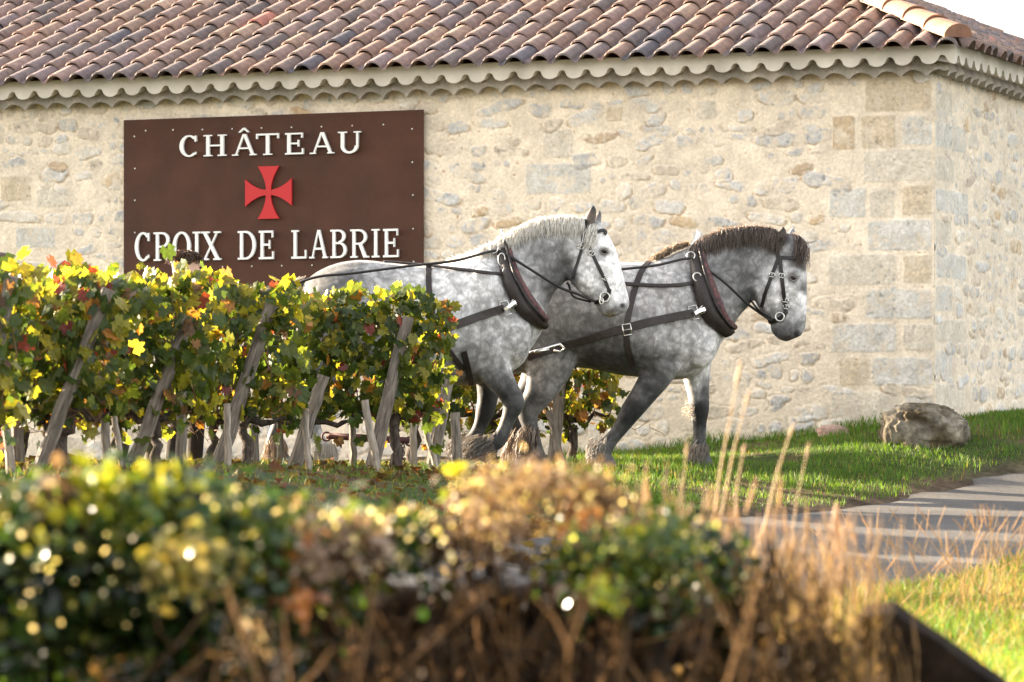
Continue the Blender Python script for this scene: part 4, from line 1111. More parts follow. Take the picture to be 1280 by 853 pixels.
# ------------------------------------------------------------------ far horse
far_spec = dict(
    name='draught_horse', Y=28.5, cx=770, label='darker dapple grey draught horse with brown mane, leading in front of the wall', lidmat=LIDL,
    trunk=[((606, 378), (612, 430), .10), ((616, 355), (620, 460), .24), ((645, 338), (645, 468), .325), ((685, 328), (690, 458), .345), ((735, 328), (735, 461), .335), ((775, 328), (775, 469), .355), ((808, 328), (812, 473), .34), ((838, 321), (846, 475), .29), ((864, 328), (872, 469), .255), ((884, 358), (890, 452), .21), ((897, 388), (901, 430), .12)],
    neck=[((812, 338), (872, 462), .22), ((840, 318), (899, 432), .205), ((868, 307), (916, 410), .168), ((895, 299), (924, 396), .138), ((925, 292), (934, 385), .122), ((948, 291), (942, 374), .105), ((966, 292), (950, 363), .092), ((977, 297), (957, 357), .08)],
    head=[((979, 290), (951, 325), .06), ((996, 296), (944, 355), .092), ((1005, 314), (944, 376), .108), ((1008, 335), (951, 389), .104), ((1008.5, 357), (959, 398), .084), ((1008.5, 378), (963, 407), .069), ((1008, 396), (965, 416), .066), ((1006, 411), (973, 424), .066), ((999, 421), (983, 427.5), .05)],
    legs=[(-.17, [(834, 420, .17, .11), (828, 445, .16, .105), (820, 468, .125, .095), (806, 490, .098, .082), (787, 516, .080, .074), (775, 535, .058, .055), (764, 549, .054, .05), (755, 560, .066, .062), (753, 570, .066, .064), (755, 579, .082, .078), (756, 589, .095, .09)]),
          (.17, [(868, 430, .15, .1), (871, 462, .115, .09), (874, 490, .083, .078), (876, 510, .074, .072), (876, 530, .052, .05), (876, 552, .050, .05), (877, 566, .062, .06), (880, 576, .066, .062), (882, 590, .088, .085)]),
          (-.18, [(680, 400, .26, .15), (686, 440, .23, .14), (683, 470, .16, .11), (672, 495, .108, .085), (660, 514, .085, .068), (663, 534, .058, .052), (667, 550, .054, .05), (668, 562, .066, .06), (671, 574, .075, .07), (675, 590, .10, .09)]),
          (.18, [(690, 410, .24, .14), (684, 450, .18, .12), (664, 488, .11, .09), (643, 516, .08, .066), (646, 536, .056, .05), (649, 553, .054, .05), (651, 564, .064, .06), (655, 576, .075, .07), (658, 590, .095, .09)])],
    lumps=[(961, 360, -.062, .105, .045, .105), (961, 360, .062, .105, .045, .105), (992, 343, -.085, .045, .03, .04), (992, 343, .085, .045, .03, .04), (872, 430, -.17, .14, .10, .19), (872, 430, .17, .14, .10, .19), (995, 415, -.045, .05, .03, .045), (995, 415, .045, .05, .03, .045), (842, 390, -.20, .16, .10, .30), (842, 390, .20, .16, .10, .30), (836, 452, -.17, .12, .09, .12)],
    ears=[(974, 306, 978, 284, -.088, .040), (986, 302, 992, 283.5, .05, .034)],
    dents=[(994, 418, 3.4, .022), (990, 348, 4.5, .010), (808, 464, 12, .02), (985, 380, 12, .012), (937, 350, 10, .02), (935, 365, 8, .012)],
    eye=(990, 348.5),
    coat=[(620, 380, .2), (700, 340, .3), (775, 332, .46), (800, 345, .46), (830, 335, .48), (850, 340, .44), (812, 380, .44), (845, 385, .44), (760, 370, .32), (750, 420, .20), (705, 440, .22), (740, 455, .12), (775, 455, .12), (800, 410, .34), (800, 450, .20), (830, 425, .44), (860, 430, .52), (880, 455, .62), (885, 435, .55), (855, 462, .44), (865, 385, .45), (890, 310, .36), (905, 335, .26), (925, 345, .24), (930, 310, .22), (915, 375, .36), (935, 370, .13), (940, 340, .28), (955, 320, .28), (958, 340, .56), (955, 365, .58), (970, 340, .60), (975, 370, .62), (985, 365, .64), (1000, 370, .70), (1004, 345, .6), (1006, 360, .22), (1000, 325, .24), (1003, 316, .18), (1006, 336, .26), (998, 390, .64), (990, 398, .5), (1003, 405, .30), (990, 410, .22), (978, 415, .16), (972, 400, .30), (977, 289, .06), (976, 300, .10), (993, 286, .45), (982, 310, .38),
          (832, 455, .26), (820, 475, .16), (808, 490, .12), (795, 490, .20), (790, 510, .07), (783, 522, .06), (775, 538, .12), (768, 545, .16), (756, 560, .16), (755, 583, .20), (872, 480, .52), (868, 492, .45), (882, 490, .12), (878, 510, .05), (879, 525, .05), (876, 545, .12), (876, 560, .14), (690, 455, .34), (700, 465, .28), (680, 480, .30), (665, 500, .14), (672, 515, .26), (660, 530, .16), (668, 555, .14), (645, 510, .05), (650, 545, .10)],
    spots=[(994.5, 418.5, 3.6, (.02, .018, .018)), (984, 424.5, 6, (.05, .04, .035)), (990, 348.5, 5.5, (.06, .05, .048)), (756, 584, 6, (.17, .15, .13)), (976, 297, 8, (.06, .042, .033))],
    lines=[([(868, 395), (852, 372), (846, 345)], 7, .010), ([(826, 380), (832, 420), (838, 452)], 7, .018), ([(880, 462), (889, 440), (884, 420)], 6, .014), ([(836, 448), (826, 470), (812, 490)], 4, .012), ([(993, 358), (997, 375), (999, 390)], 3.5, -.010), ([(999, 362), (1003, 378), (1004, 392)], 3, .008), ([(947, 352), (951, 368), (957, 380)], 4, .012), ([(936, 335), (930, 360), (922, 388)], 6, .014), ([(983, 423), (992, 423), (998, 422)], 1.6, .008), ([(715, 440), (700, 455), (690, 478)], 6, .014), ([(790, 458), (802, 464), (815, 470)], 6, .014), ([(972, 352), (966, 368), (970, 384)], 6, -.008), ([(668, 470), (672, 490), (664, 506)], 4, .012), ([(800, 492), (788, 512), (780, 522)], 3, -.008)])
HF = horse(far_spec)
add_hair(HF, 'mane', [(866, 310), (885, 299), (904, 292), (925, 288), (948, 287), (966, 290), (971, 295)], 4200, 0.22, (-0.05, -0.62), 0.0023, (0.05, 0.035, 0.03), (0.20, 0.155, 0.13), rngh, both=0.8, lat=0.085, bendv=(-0.01, 0, 0.09))
add_hair(HF, 'mane_root', [(868, 308), (885, 298), (904, 291), (925, 287), (948, 286), (970, 289)], 700, 0.045, (-0.5, 0.5), 0.003, (0.14, 0.09, 0.06), (0.34, 0.24, 0.17), rngh, both=0.5, lat=0.02, bendv=(0, 0, 0))
add_hair(HF, 'withers_tuft', [(820, 327), (832, 320), (845, 313), (862, 307)], 700, 0.10, (-0.55, -0.05), 0.0035, (0.16, 0.11, 0.075), (0.46, 0.36, 0.25), rngh, both=0.6, lat=0.05, bendv=(0, 0, 0.05))
add_hair(HF, 'forelock', [(990, 292), (996, 295), (1001, 300)], 420, 0.25, (0.04, -0.9), 0.0034, (0.05, 0.035, 0.03), (0.19, 0.14, 0.12), rngh, both=0.75, lat=0.085, bendv=(0.06, 0, 0.03), spread=0.02)
feather(HF, 751, 560, 900, 0.085, ((.14, .125, .11), (.46, .42, .37)), rngh, (-.35, -.8), .06, -.17)
feather(HF, 877, 564, 600, 0.09, ((.16, .14, .12), (.40, .34, .28)), rngh, (-.2, -1), .055, .17)
feather(HF, 870, 512, 120, 0.05, ((.4, .34, .28), (.62, .54, .45)), rngh, (-.6, -.6), .05, .17)
feather(HF, 663, 546, 900, 0.14, ((.05, .038, .03), (.22, .17, .13)), rngh, (-.25, -1), .062, -.18)
feather(HF, 648, 550, 700, 0.13, ((.10, .06, .04), (.26, .18, .12)), rngh, (-.25, -1), .06, .18)
tr = np.array([HF['p2'](607, 366)]).repeat(500, 0) + rngh.normal(0, 0.02, (500, 3))
tt = tr + np.stack([rngh.normal(-0.12, 0.05, 500), rngh.normal(0, .06, 500), -rngh.uniform(0.2, 0.42, 500)], 1)
strand_mesh('tail', tr, tt, np.tile([-0.2, 0, 0.12], (500, 1)), np.tile([.08, .06, .05], (500, 1)) * rngh.uniform(.6, 1.4, (500, 1)), 0.006, HF['body'], rngh, 7)

# ------------------------------------------------------------------ harness, near horse
collar(HN, [(621, 304), (623, 325), (626, 350), (637, 378), (652, 399), (683, 413)], [(633, 299), (641, 330), (648, 350), (662, 375), (682, 400), (694, 406)])
strap(HN, 'crown_strap', [(733, 276), (730.5, 286), (729.5, 297), (729.5, 305)], .034)
strap(HN, 'throat_strap', [(730, 300), (727, 312), (722, 330), (715, 349)], .022)
strap(HN, 'brow_band', [(728.6, 297), (736, 295.5), (744, 292.5), (752, 289), (760, 291)], .024)
strap(HN, 'cheek_strap', [(733, 300), (739, 316), (745, 330), (754, 348), (761, 364)], .024)
strap(HN, 'nose_band', [(761, 362), (760, 369), (752, 376), (744, 378)], .030)
for x, y in ((726, 310), (739.5, 318), (754.5, 348)): buckle(HN, x, y, math.radians(60), .014, .019)
ring(HN, 'bit_ring', 755.5, 371.5, .034, .006, .02); ring(HN, 'bit_ring', 752, 376, .022, .005, .03, .6)
strap(HN, 'back_band', [(536.5, 331), (536.5, 345), (538, 370), (545, 410), (552, 425), (563, 441), (580, 463)], .042, mt='worn')
strap(HN, 'trace', [(535, 418), (562, 410.5), (595, 399), (628, 387)], .060, .012, .02, 'worn')
strap(HN, 'trace_end', [(626, 388), (640, 381), (650, 377), (660, 373.5)], .026, .014, .045, 'steel')
buckle(HN, 630, 386, math.radians(20), .03, .05, .03); buckle(HN, 640, 381, math.radians(-50), .02, .035, .05)
strap(HN, 'girth_strap', [(580, 440), (587, 470), (590, 486)], .045, .01, .012, 'leather')
strap(HN, 'back_strap', [(632, 346.5), (600, 343), (570, 340), (540, 336), (515, 333.5), (480, 331)], .022, .012, .014, 'worn')
ring(HN, 'collar_ring', 630, 345.5, .032, .006, .06); ring(HN, 'collar_ring', 619, 318, .030, .005, .06); ring(HN, 'collar_ring', 627, 330, .045, .005, .055, .55)
mb = MB()
b = HN['p2'](626, 302)
mb.tube([b + [0, -.03, -.06], b + [.005, -.02, 0], b + [.012, 0, .06], b + [.004, 0, .085]], [.018, .022, .014, .006], 8)
mb.add(*ring_geo(b + np.array([.01, -.03, 0.01]), .035, .007)); mb.tube([b + [-.05, -.05, -.03], b + [0, -.04, .02], b + [.05, -.03, .0]], .009, 6)
mb.build('hame_top', M['steel'], HN['body'], smooth=True)
# ------------------------------------------------------------------ harness, far horse
collar(HF, [(863, 312), (862, 335), (864, 365), (876, 400), (890, 413), (905, 422), (918, 423)], [(874, 305), (881, 337), (892, 372), (904, 397), (918, 410), (924, 414)])
strap(HF, 'crown_strap', [(975, 298), (972, 306), (970.5, 320)], .030)
strap(HF, 'brow_band', [(969, 322), (978, 323), (986, 323.5), (996, 324)], .026)
strap(HF, 'throat_strap', [(972, 323), (967, 337), (962, 350), (956, 366), (952, 384)], .028)
strap(HF, 'cheek_strap', [(973.5, 322), (975, 340), (977, 360), (979.5, 378), (981.5, 393)], .030)
strap(HF, 'nose_band', [(981, 391), (977, 397), (968, 401.5), (962, 402)], .032)
for x, y in ((964, 345), (975.5, 346), (980, 375), (981, 384)): buckle(HF, x, y, math.radians(80), .014, .02)
ring(HF, 'bit_ring', 974, 396, .032, .006, .02)
strap(HF, 'back_band', [(812, 328), (800, 342), (790, 370), (784, 395), (781, 412), (782, 428), (785, 442), (790, 456)], .045, mt='worn')
strap(HF, 'trace', [(660, 446), (690, 437), (740, 423), (780, 412), (820, 402), (862, 393.5)], .062, .014, .02, 'worn')
strap(HF, 'trace_end', [(860, 394), (872, 390), (882, 387), (893, 383.5)], .028, .014, .05, 'steel')
buckle(HF, 863, 393, math.radians(15), .03, .05, .03); buckle(HF, 874, 389, math.radians(-50), .022, .03, .05); buckle(HF, 782, 414, math.radians(10), .03, .04, .035)
strap(HF, 'back_strap', [(872, 352), (855, 358), (830, 360), (800, 359.5), (760, 356), (720, 350)], .026, .012, .014, 'worn')
ring(HF, 'collar_ring', 865, 353, .03, .006, .07); ring(HF, 'collar_ring', 863, 326, .03, .005, .06)
mb = MB()
b = HF['p2'](871, 305)
mb.tube([b + [-.02, -.04, -.05], b + [0, -.03, 0], b + [.012, 0, .05], b + [.014, 0, .085], b + [.006, 0, .10]], [.018, .024, .018, .012, .007], 8)
mb.add(*ring_geo(b + np.array([-.03, -.05, -.06]), .04, .008)); mb.tube([b + [-.07, -.05, -.05], b + [-.02, -.05, .015], b + [.03, -.03, .02]], .010, 6)
mb.build('hame_top', M['steel'], HF['body'], smooth=True)
# reins: long lines back to the driver behind the vines
def cord(name, pts, r, label, cat='rein', mt='leather', group='harness lines'):
    mb = MB(); mb.tube(spline(np.array(pts), 6), r, 7)
    return tag(mb.build(name, M[mt], smooth=True), label, cat, group)
h = lambda H, x, y, o: H['hit'](x, y, o)[0]
cord('rein', [h(HN, 742, 382, .02), h(HN, 720, 372, .05), h(HN, 690, 356, .07), h(HN, 655, 338, .08), h(HN, 635, 325, .06), h(HN, 618, 319.5, .05), P(570, 326, 27.12), P(510, 333, 27.12), P(440, 342, 27.14), P(390, 348, 27.15), P(330, 372, 27.3), P(262, 400, 27.5)], .010, 'black rein from the pale horse along its back into the vines')
cord('rein', [h(HF, 961, 405, .02), h(HF, 945, 391, .06), h(HF, 925, 376, .07), h(HF, 903, 358, .08), h(HF, 884, 343, .06), h(HF, 863, 328.5, .05), P(820, 332, 28.15), P(776, 337, 28.1), P(700, 345, 28.1)], .010, 'black rein from the brown maned horse back past the other horse')
cord('rein', [h(HF, 960, 401, .015), h(HF, 948, 387, .06), P(938, 376, 28.45), P(925, 371, 28.75)], .008, 'short inner rein below the jaw of the brown maned horse')
cord('rein', [h(HN, 740, 376, .015), h(HN, 724, 363, .07), P(710, 355, 27.5), P(700, 352, 27.8)], .008, 'short inner rein below the jaw of the pale horse')
# tug hook linking the traces
mb = MB()
mb.tube([P(662, 441, 27.75), P(684, 435, 27.8), P(690, 433, 27.85), P(700, 430, 27.9), P(706, 436, 27.9), P(700, 440, 27.9), P(692, 438, 27.9)], .009, 7)
mb.tube([P(668, 440, 27.75), P(686, 437, 27.8)], .012, 7)
tag(mb.build('trace_hook', M['steel'], smooth=True), 'steel hook and link hanging in front of the pale horse chest', 'hook')
# ------------------------------------------------------------------ leaves
def leaf_template(kind):
    dome = 0.0
    if kind == 'vine':
        ang = [(-90, .10), (-118, .42), (-150, .40), (-172, .50), (170, .36), (150, .46), (128, .52), (112, .38), (100, .52), (90, .62)]
        pts = [(math.cos(R(a)) * r, math.sin(R(a)) * r) for a, r in ang]
        out = pts + [(-x, y) for x, y in pts[1:-1][::-1]]
    elif kind == 'ivy':
        out = [(0, -.5), (-.30, -.28), (-.40, 0.02), (-.22, .28), (0, .5), (.22, .28), (.40, .02), (.30, -.28)]
        dome = 0.8
    else:
        out = [(0, -.5), (-.16, -.2), (-.18, .15), (0, .5), (.18, .15), (.16, -.2)]
    v = [(0, 0.02 if kind == 'vine' else 0, 0)]
    for x, y in out: v.append((x, y, 0.22 * abs(x) * (dome == 0) - (0.25 + dome) * y * y - dome * x * x))
    n = len(out)
    f = [(0, 1 + (i + 1) % n, 1 + i) for i in range(n)]
    return np.array(v, float), np.array(f)
TPL = {k: leaf_template(k) for k in ('vine', 'ivy', 'thin')}

def leaf_mesh(name, pos, nrm, size, cols, kind, mt, parent, rng, droop=0.6, origin=None, curl=0.3):
    tv, tf = TPL[kind]
    n = len(pos)
    nrm = nrm / (np.linalg.norm(nrm, axis=1, keepdims=True) + 1e-9)
    up = rng.normal(0, 0.5, (n, 3)); up[:, 2] -= droop * 2
    yv = up - nrm * (up * nrm).sum(1, keepdims=True); yv /= np.linalg.norm(yv, axis=1, keepdims=True) + 1e-9
    xv = np.cross(yv, nrm)
    z = tv[None, :, 2] * rng.uniform(-1.0, 1.6, (n, 1)) + curl * rng.normal(0, 1, (n, 1)) * tv[None, :, 0] * tv[None, :, 1]
    asp = rng.uniform(0.8, 1.1, (n, 1))
    V = pos[:, None] + size[:, None, None] * (tv[None, :, :1] * asp[..., None] * xv[:, None] + tv[None, :, 1:2] * yv[:, None] + z[..., None] * nrm[:, None])
    f = (np.arange(n)[:, None, None] * len(tv) + tf[None]).reshape(-1, 3)
    shade = rng.uniform(0.9, 1.1, (n, len(tv), 1))
    c = cols[:, None] * shade
    return mk(name, V.reshape(-1, 3), f, M[mt], parent, origin, cols=c.reshape(-1, 3), smooth=(kind == 'ivy'))

VINE_PAL = np.array([(0.036, 0.058, 0.012), (0.070, 0.090, 0.016), (0.17, 0.165, 0.022), (0.27, 0.235, 0.028), (0.26, 0.12, 0.028), (0.17, 0.035, 0.025), (0.13, 0.07, 0.035)])
def vine_cols(pos, rng, green):
    n = len(pos)
    a = fbm(pos[:, 0] * 3.2, pos[:, 1] * 3, pos[:, 2] * 3.2, 51) * 0.9
    base = np.array([0.29, 0.27, 0.22, 0.10, 0.055, 0.03, 0.035])
    dry = np.array([0.16, 0.20, 0.20, 0.17, 0.09, 0.08, 0.10])
    fresh = np.array([0.48, 0.34, 0.12, 0.03, 0.01, 0.01, 0.01])
    t = np.clip(0.5 + a - green, 0, 1)[:, None]
    w_ = np.where(t > 0.5, base + (dry - base) * (t - 0.5) * 2, fresh + (base - fresh) * t * 2)
    cum = np.cumsum(w_, 1); cum /= cum[:, -1:]
    k = (rng.random((n, 1)) > cum).sum(1).clip(0, 6)
    return VINE_PAL[k] * rng.uniform(0.75, 1.25, (n, 1))

rngv = np.random.default_rng(99)
def gnarl(p0, p1, r0, r1, rng, amp=0.03, n=8):
    t = np.linspace(0, 1, n)[:, None]
    pts = np.array(p0) * (1 - t) + np.array(p1) * t + rng.normal(0, amp, (n, 3)) * np.sin(t * math.pi * 0.9 + 0.1)
    return pts, np.linspace(r0, r1, n) * rng.uniform(0.8, 1.25, n)

ORD = ['first', 'second', 'third', 'fourth', 'fifth', 'sixth', 'seventh', 'eighth', 'ninth', 'tenth', 'eleventh', 'twelfth']
def vine_row(px_end, Y, px_start, top, green, rowname, dens=860, low=0.17, thick=0.20, spacing=0.62, clumpy=0.85, hang=0.32):
    xe, xs_ = (px_end - CX) / F * Y, (px_start - CX) / F * Y
    x = xe - 0.32; k = 0
    while x > xs_:
        gx_ = g1(x, Y)
        vine = root('grapevine', (x, Y, gx_), f'grapevine, {ORD[k]} from the right in the {rowname}', 'grapevine', 'grapevines in rows')
        zc = CAMZ + 0.06 + rngv.uniform(-0.02, 0.05)
        mb = MB()
        hx = x + rngv.uniform(-.05, .05)
        pts, rad = gnarl((x, Y, gx_ - 0.03), (hx, Y, zc), 0.040, 0.030, rngv, 0.022)
        mb.tube(pts, rad, 8)
        for sg in (-1, 1):
            pts, rad = gnarl((hx, Y, zc - 0.02), (hx + sg * spacing * 0.48, Y + rngv.uniform(-.04, .04), zc + rngv.uniform(-0.02, 0.07)), 0.024, 0.010, rngv, 0.02)
            mb.tube(pts, rad, 6)
        mb.build('trunk', M['bark'], vine, smooth=True)
        mb = MB()
        for q in range(9):
            cx_ = x + rngv.uniform(-.48, .48) * spacing
            p0 = (cx_, Y + rngv.normal(0, .02), zc)
            p1 = (cx_ + rngv.normal(0, .10), Y + rngv.normal(0, .07), CAMZ + top - rngv.uniform(0.0, .25))
            pts, rad = gnarl(p0, p1, 0.0055, 0.003, rngv, 0.03)
            mb.tube(pts, rad, 5)
        for q in range(7):   # untidy shoots hanging below the wires
            cx_ = x + rngv.uniform(-.5, .5) * spacing
            pts, rad = gnarl((cx_, Y + rngv.normal(0, .05), zc + .02), (cx_ + rngv.normal(0, .18), Y + rngv.normal(0, .1), zc - rngv.uniform(-.08, .16)), 0.004, 0.002, rngv, 0.035)
            mb.tube(pts, rad, 5)
        mb.build('cane', M['cane'], vine)
        n = int(dens * spacing)
        u = rngv.uniform(-.5, .5, n * 2) * spacing * 1.12; v = rngv.beta(1.25, 1.0, n * 2)
        zz = CAMZ + low + (top - low) * v
        den = fbm((x + u) * 4.0, zz * 4.0, Y * 2, 61)
        keep = (den > -0.42) | (rngv.random(n * 2) < 1 - clumpy)
        u, v, zz = u[keep][:n], v[keep][:n], zz[keep][:n]
        right = (k == 0)
        n = len(u)
        tk = thick * (0.55 + 0.75 * np.sin(np.clip(v, 0.05, 0.95) * math.pi) ** 0.6)
        d = rngv.uniform(-1, 1, n); d = np.sign(d) * np.abs(d) ** 0.6 * tk
        zz = zz + 0.11 * fbm((x + u) * 3.0, np.full(n, Y), 0, 71) * v + rngv.uniform(.03, .12, n) * (rngv.random(n) < 0.05) * (v > .8)
        if right: zz = zz - 0.16 * np.clip((u - 0.08) / 0.3, 0, 1) * rngv.random(n); u = u + rngv.normal(0, .05, n)
        pos = np.stack([x + u, Y + d, zz], 1)
        nh = int(n * hang * 0.35)       # lower fringe, sparse
        hx_ = rngv.uniform(-.55, .55, nh) * spacing
        pos = np.concatenate([pos, np.stack([x + hx_, Y + rngv.normal(0, .10, nh), CAMZ + low - rngv.exponential(.06, nh)], 1)])
        n = len(pos)
        nr = np.stack([rngv.normal(0, .55, n), np.sign(pos[:, 1] - Y + rngv.normal(0, .08, n)) * rngv.uniform(.3, 1, n), rngv.normal(.25, .45, n)], 1)
        size = rngv.uniform(0.052, 0.132, n) * np.where(rngv.random(n) < 0.15, 0.65, 1)
        tp = np.clip((pos[:, 2] - CAMZ - top + 0.28) / 0.3, 0, 1)
        cols = vine_cols(pos, rngv, green - 0.28 * tp + 0.12)
        cols[:] = np.where((rngv.random((n, 1)) < 0.2 * tp[:, None]), VINE_PAL[3] * rngv.uniform(.6, 1.1, (n, 1)), cols)  # top leaves turned yellower to stand in for backlight
        leaf_mesh('foliage', pos, nr, size, cols, 'vine', 'leaf', vine, rngv)
        x -= spacing; k += 1
    # trellis wires
    for zq in (0.11, 0.52):
        mb = MB(); mb.tube([(xe + 0.02, Y, CAMZ + zq), (xs_ - .3, Y, CAMZ + zq)], 0.0022, 5)
        tag(mb.build('trellis_wire', M['wire']), f'{"low" if zq < .3 else "upper"} thin steel wire strung through the {rowname}', 'wire', 'trellis wires')

ROWS = [(22, 20.4, -330, 0.86, 0.0, 'front row at the left edge'), (150, 21.8, -330, 0.885, -0.02, 'second row behind the red topped post'), (262, 23.1, -280, 0.905, 0.0, 'third row below the sign'),
        (372, 24.4, -220, 0.94, 0.02, 'fourth row ending below the horse rump'), (554, 25.8, -150, 0.885, 0.22, 'longest row ending at the pale horse')]
for r_ in ROWS: vine_row(*r_)
vine_row(768, 29.7, 420, 0.62, -0.10, 'row behind both horses', dens=520, low=0.05)

def post(name, a, b, Y, r, label, mt='wood', group='vineyard posts', Yb=None, flat=0.7):
    A, B = P(a[0], a[1], Y), P(b[0], b[1], Yb or Y)
    gz_ = g1(B[0], B[1])
    d = (B - A) / np.linalg.norm(B - A)
    B = A + d * ((gz_ - 0.05 - A[2]) / d[2])                      # down into the ground
    m = 9
    t, u, v = frames(np.array([A, B]))
    rings = []
    for k in range(m):
        q = k / (m - 1); c = A + (B - A) * q + rngv.normal(0, 0.003, 3)
        rr = r * (0.92 + 0.16 * q)
        n = 12
        rings.append(np.array([c + u[0] * rr * math.cos(x) * (1 + .05 * math.sin(5 * x + 2)) + v[0] * rr * (flat + .3 * abs(math.sin(x))) * math.sin(x) for x in np.arange(n) * 2 * math.pi / n]))
    V, Fc = loft_geo(rings)
    # object axis along the post so that the grain follows it
    q_ = Vector(-d).to_track_quat('Z', 'Y'); Rm = np.array(q_.to_matrix())
    o = mk(name, (V - B) @ Rm + B, Fc, M[mt], origin=tuple(B), smooth=False)
    o.rotation_mode = 'QUATERNION'; o.rotation_quaternion = q_
    return tag(o, label, 'post', group)
post('end_post', (16, 345), (-38, 585), 20.3, .040, 'leaning grey end post cut by the left edge of the picture', Yb=20.4)
post('end_post', (134, 362), (48, 588), 21.62, .040, 'leaning grey end post topped by red leaves, second from the left', Yb=21.66)
post('end_post', (236, 395), (163, 588), 22.98, .042, 'leaning grey end post half covered by leaves below the driver')
post('end_post', (338, 380), (270, 588), 24.24, .044, 'leaning grey end post under the letters DE of the sign')
post('end_post', (509, 395), (466, 580), 25.6, .045, 'tall leaning grey end post in front of the pale horse belly')
post('end_post', (404, 470), (367, 582), 25.0, .044, 'short leaning grey post amid dark vine stocks')
post('end_post', (561, 468), (541, 575), 26.6, .045, 'leaning brown post just behind the pale horse forelegs')
post('end_post', (702, 452), (693, 560), 29.5, .045, 'shaded brown post behind the hind leg of the leading horse')
post('end_post', (685, 514), (702, 575), 29.2, .028, 'short stake tilted left between the two horses')
stk = [((8, 538), (13, 590), 20.9, .026, 'pale wrapped stake at the very left of the vines', 'palewood'), ((22, 470), (23, 590), 21.9, .034, 'weathered upright stake near the left edge', 'wood'), ((128, 470), (134, 585), 22.4, .026, 'thin upright stake right of the second leaning post', 'wood'),
       ((226, 480), (227, 585), 23.6, .034, 'thick upright stake between two leaning posts', 'wood'), ((284, 505), (285, 596), 23.4, .022, 'pale new stake before the fourth leaning post', 'palewood'), ((143, 520), (152, 586), 22.0, .018, 'pale thin stake tilted beside green shoots', 'palewood'),
       ((381, 511), (386, 590), 24.4, .022, 'pale slim stake under the rump of the pale horse', 'palewood'), ((456, 500), (471, 588), 25.2, .026, 'pale tilted stake crossing the foot of the tall leaning post', 'palewood'), ((528, 520), (544, 580), 26.3, .022, 'thin tilted stake left of the forelegs', 'palewood'),
       ((569, 515), (572, 580), 26.9, .036, 'stout upright stake touching the foreleg feathers', 'wood'), ((318, 515), (320, 588), 25.2, .024, 'mossy grey stake among the dark stocks', 'wood'), ((349, 500), (351, 588), 25.9, .022, 'slender grey stake left of the hind hoof', 'wood'), ((440, 520), (442, 585), 26.2, .024, 'grey upright stake by the red iron bar', 'wood'), ((516, 525), (517, 582), 26.8, .026, 'pale square stake right of the hanging chain', 'palewood'), ((188, 520), (190, 585), 24.9, .024, 'dim stake deep among the vines below the driver', 'wood'), ((78, 515), (80, 585), 23.4, .024, 'dim stake right of the second leaning post foot', 'wood')]
for a, b, Y, r, lab, mt_ in stk: post('vineyard_stake', a, b, Y, r, lab, mt_, 'vineyard stakes')

# iron bar with chain drawn behind the pale horse
mb = MB()
a, b = P(408, 545, 26.9), P(512, 551, 26.9)
mb.tube([a, (a + b) / 2, b], [0.022, 0.026, 0.022], 8)
for e in (a, b): mb.add(*ring_geo(e + np.array([0, 0, -.005]), .03, .007))
sw = mb.build('swingletree', M['rustbar'], smooth=True)
tag(sw, 'dark red iron swingletree hanging low behind the pale horse', 'draw bar')
mb = MB()
for k in range(8):
    c = P(503, 553, 26.9) + np.array([0.004 * (k % 2), 0, -0.026 * k])
    mb.add(*ring_geo(c, .017, .005, ax=(1, 0, 0) if k % 2 else (0, 1, 0), n=10, sq=.6))
tag(mb.build('chain', M['chain'], smooth=True), 'rusty chain hanging from the end of the red swingletree', 'chain')

# ------------------------------------------------------------------ boulder and foot stone by the wall
def boulder(name, c, r, seed, mt, label, cat='rock', n=120, amp=0.28, sq=0.75):
    th = np.linspace(0, math.pi, n // 2); ph = np.arange(n) * 2 * math.pi / n
    T, H_ = np.meshgrid(th, ph, indexing='ij')
    d = np.stack([np.sin(T) * np.cos(H_), np.sin(T) * np.sin(H_), np.cos(T)], -1)
    d2 = np.sign(d) * np.abs(d) ** sq
    q = fbm(d[..., 0] * 1.6, d[..., 1] * 1.6, d[..., 2] * 1.6, seed, 3)
    q2 = 1 - np.abs(fbm(d[..., 0] * 3.5 + q, d[..., 1] * 3.5, d[..., 2] * 3.5, seed + 5, 4))
    rr = 1 + amp * q + amp * 0.8 * (q2 - 0.8) + 0.05 * fbm(d[..., 0] * 9, d[..., 1] * 9, d[..., 2] * 9, seed + 9, 4)
    V = np.array(c) + d2 * rr[..., None] * np.array(r)
    m = n
    f = [(i * m + k, (i + 1) * m + k, (i + 1) * m + (k + 1) % m, i * m + (k + 1) % m) for i in range(n // 2 - 1) for k in range(m)]
    o = mk(name, V.reshape(-1, 3), f, M[mt], smooth=True)
    if label: tag(o, label, cat)
    return o
q = P(1154, 535, 29.3)
boulder('boulder', (q[0], q[1], g1(q[0], q[1]) + 0.07), (.33, .26, .22), 4, 'rock', 'rough weathered boulder on the grass by the wall corner', amp=0.25)
q = P(1042, 547, 30.05)
boulder('foot_stone', (q[0], q[1], g1(q[0], q[1]) + 0.02), (.13, .08, .07), 9, 'footstone' if 'footstone' in M else 'rock', 'small reddish stone at the foot of the facade', amp=0.15)

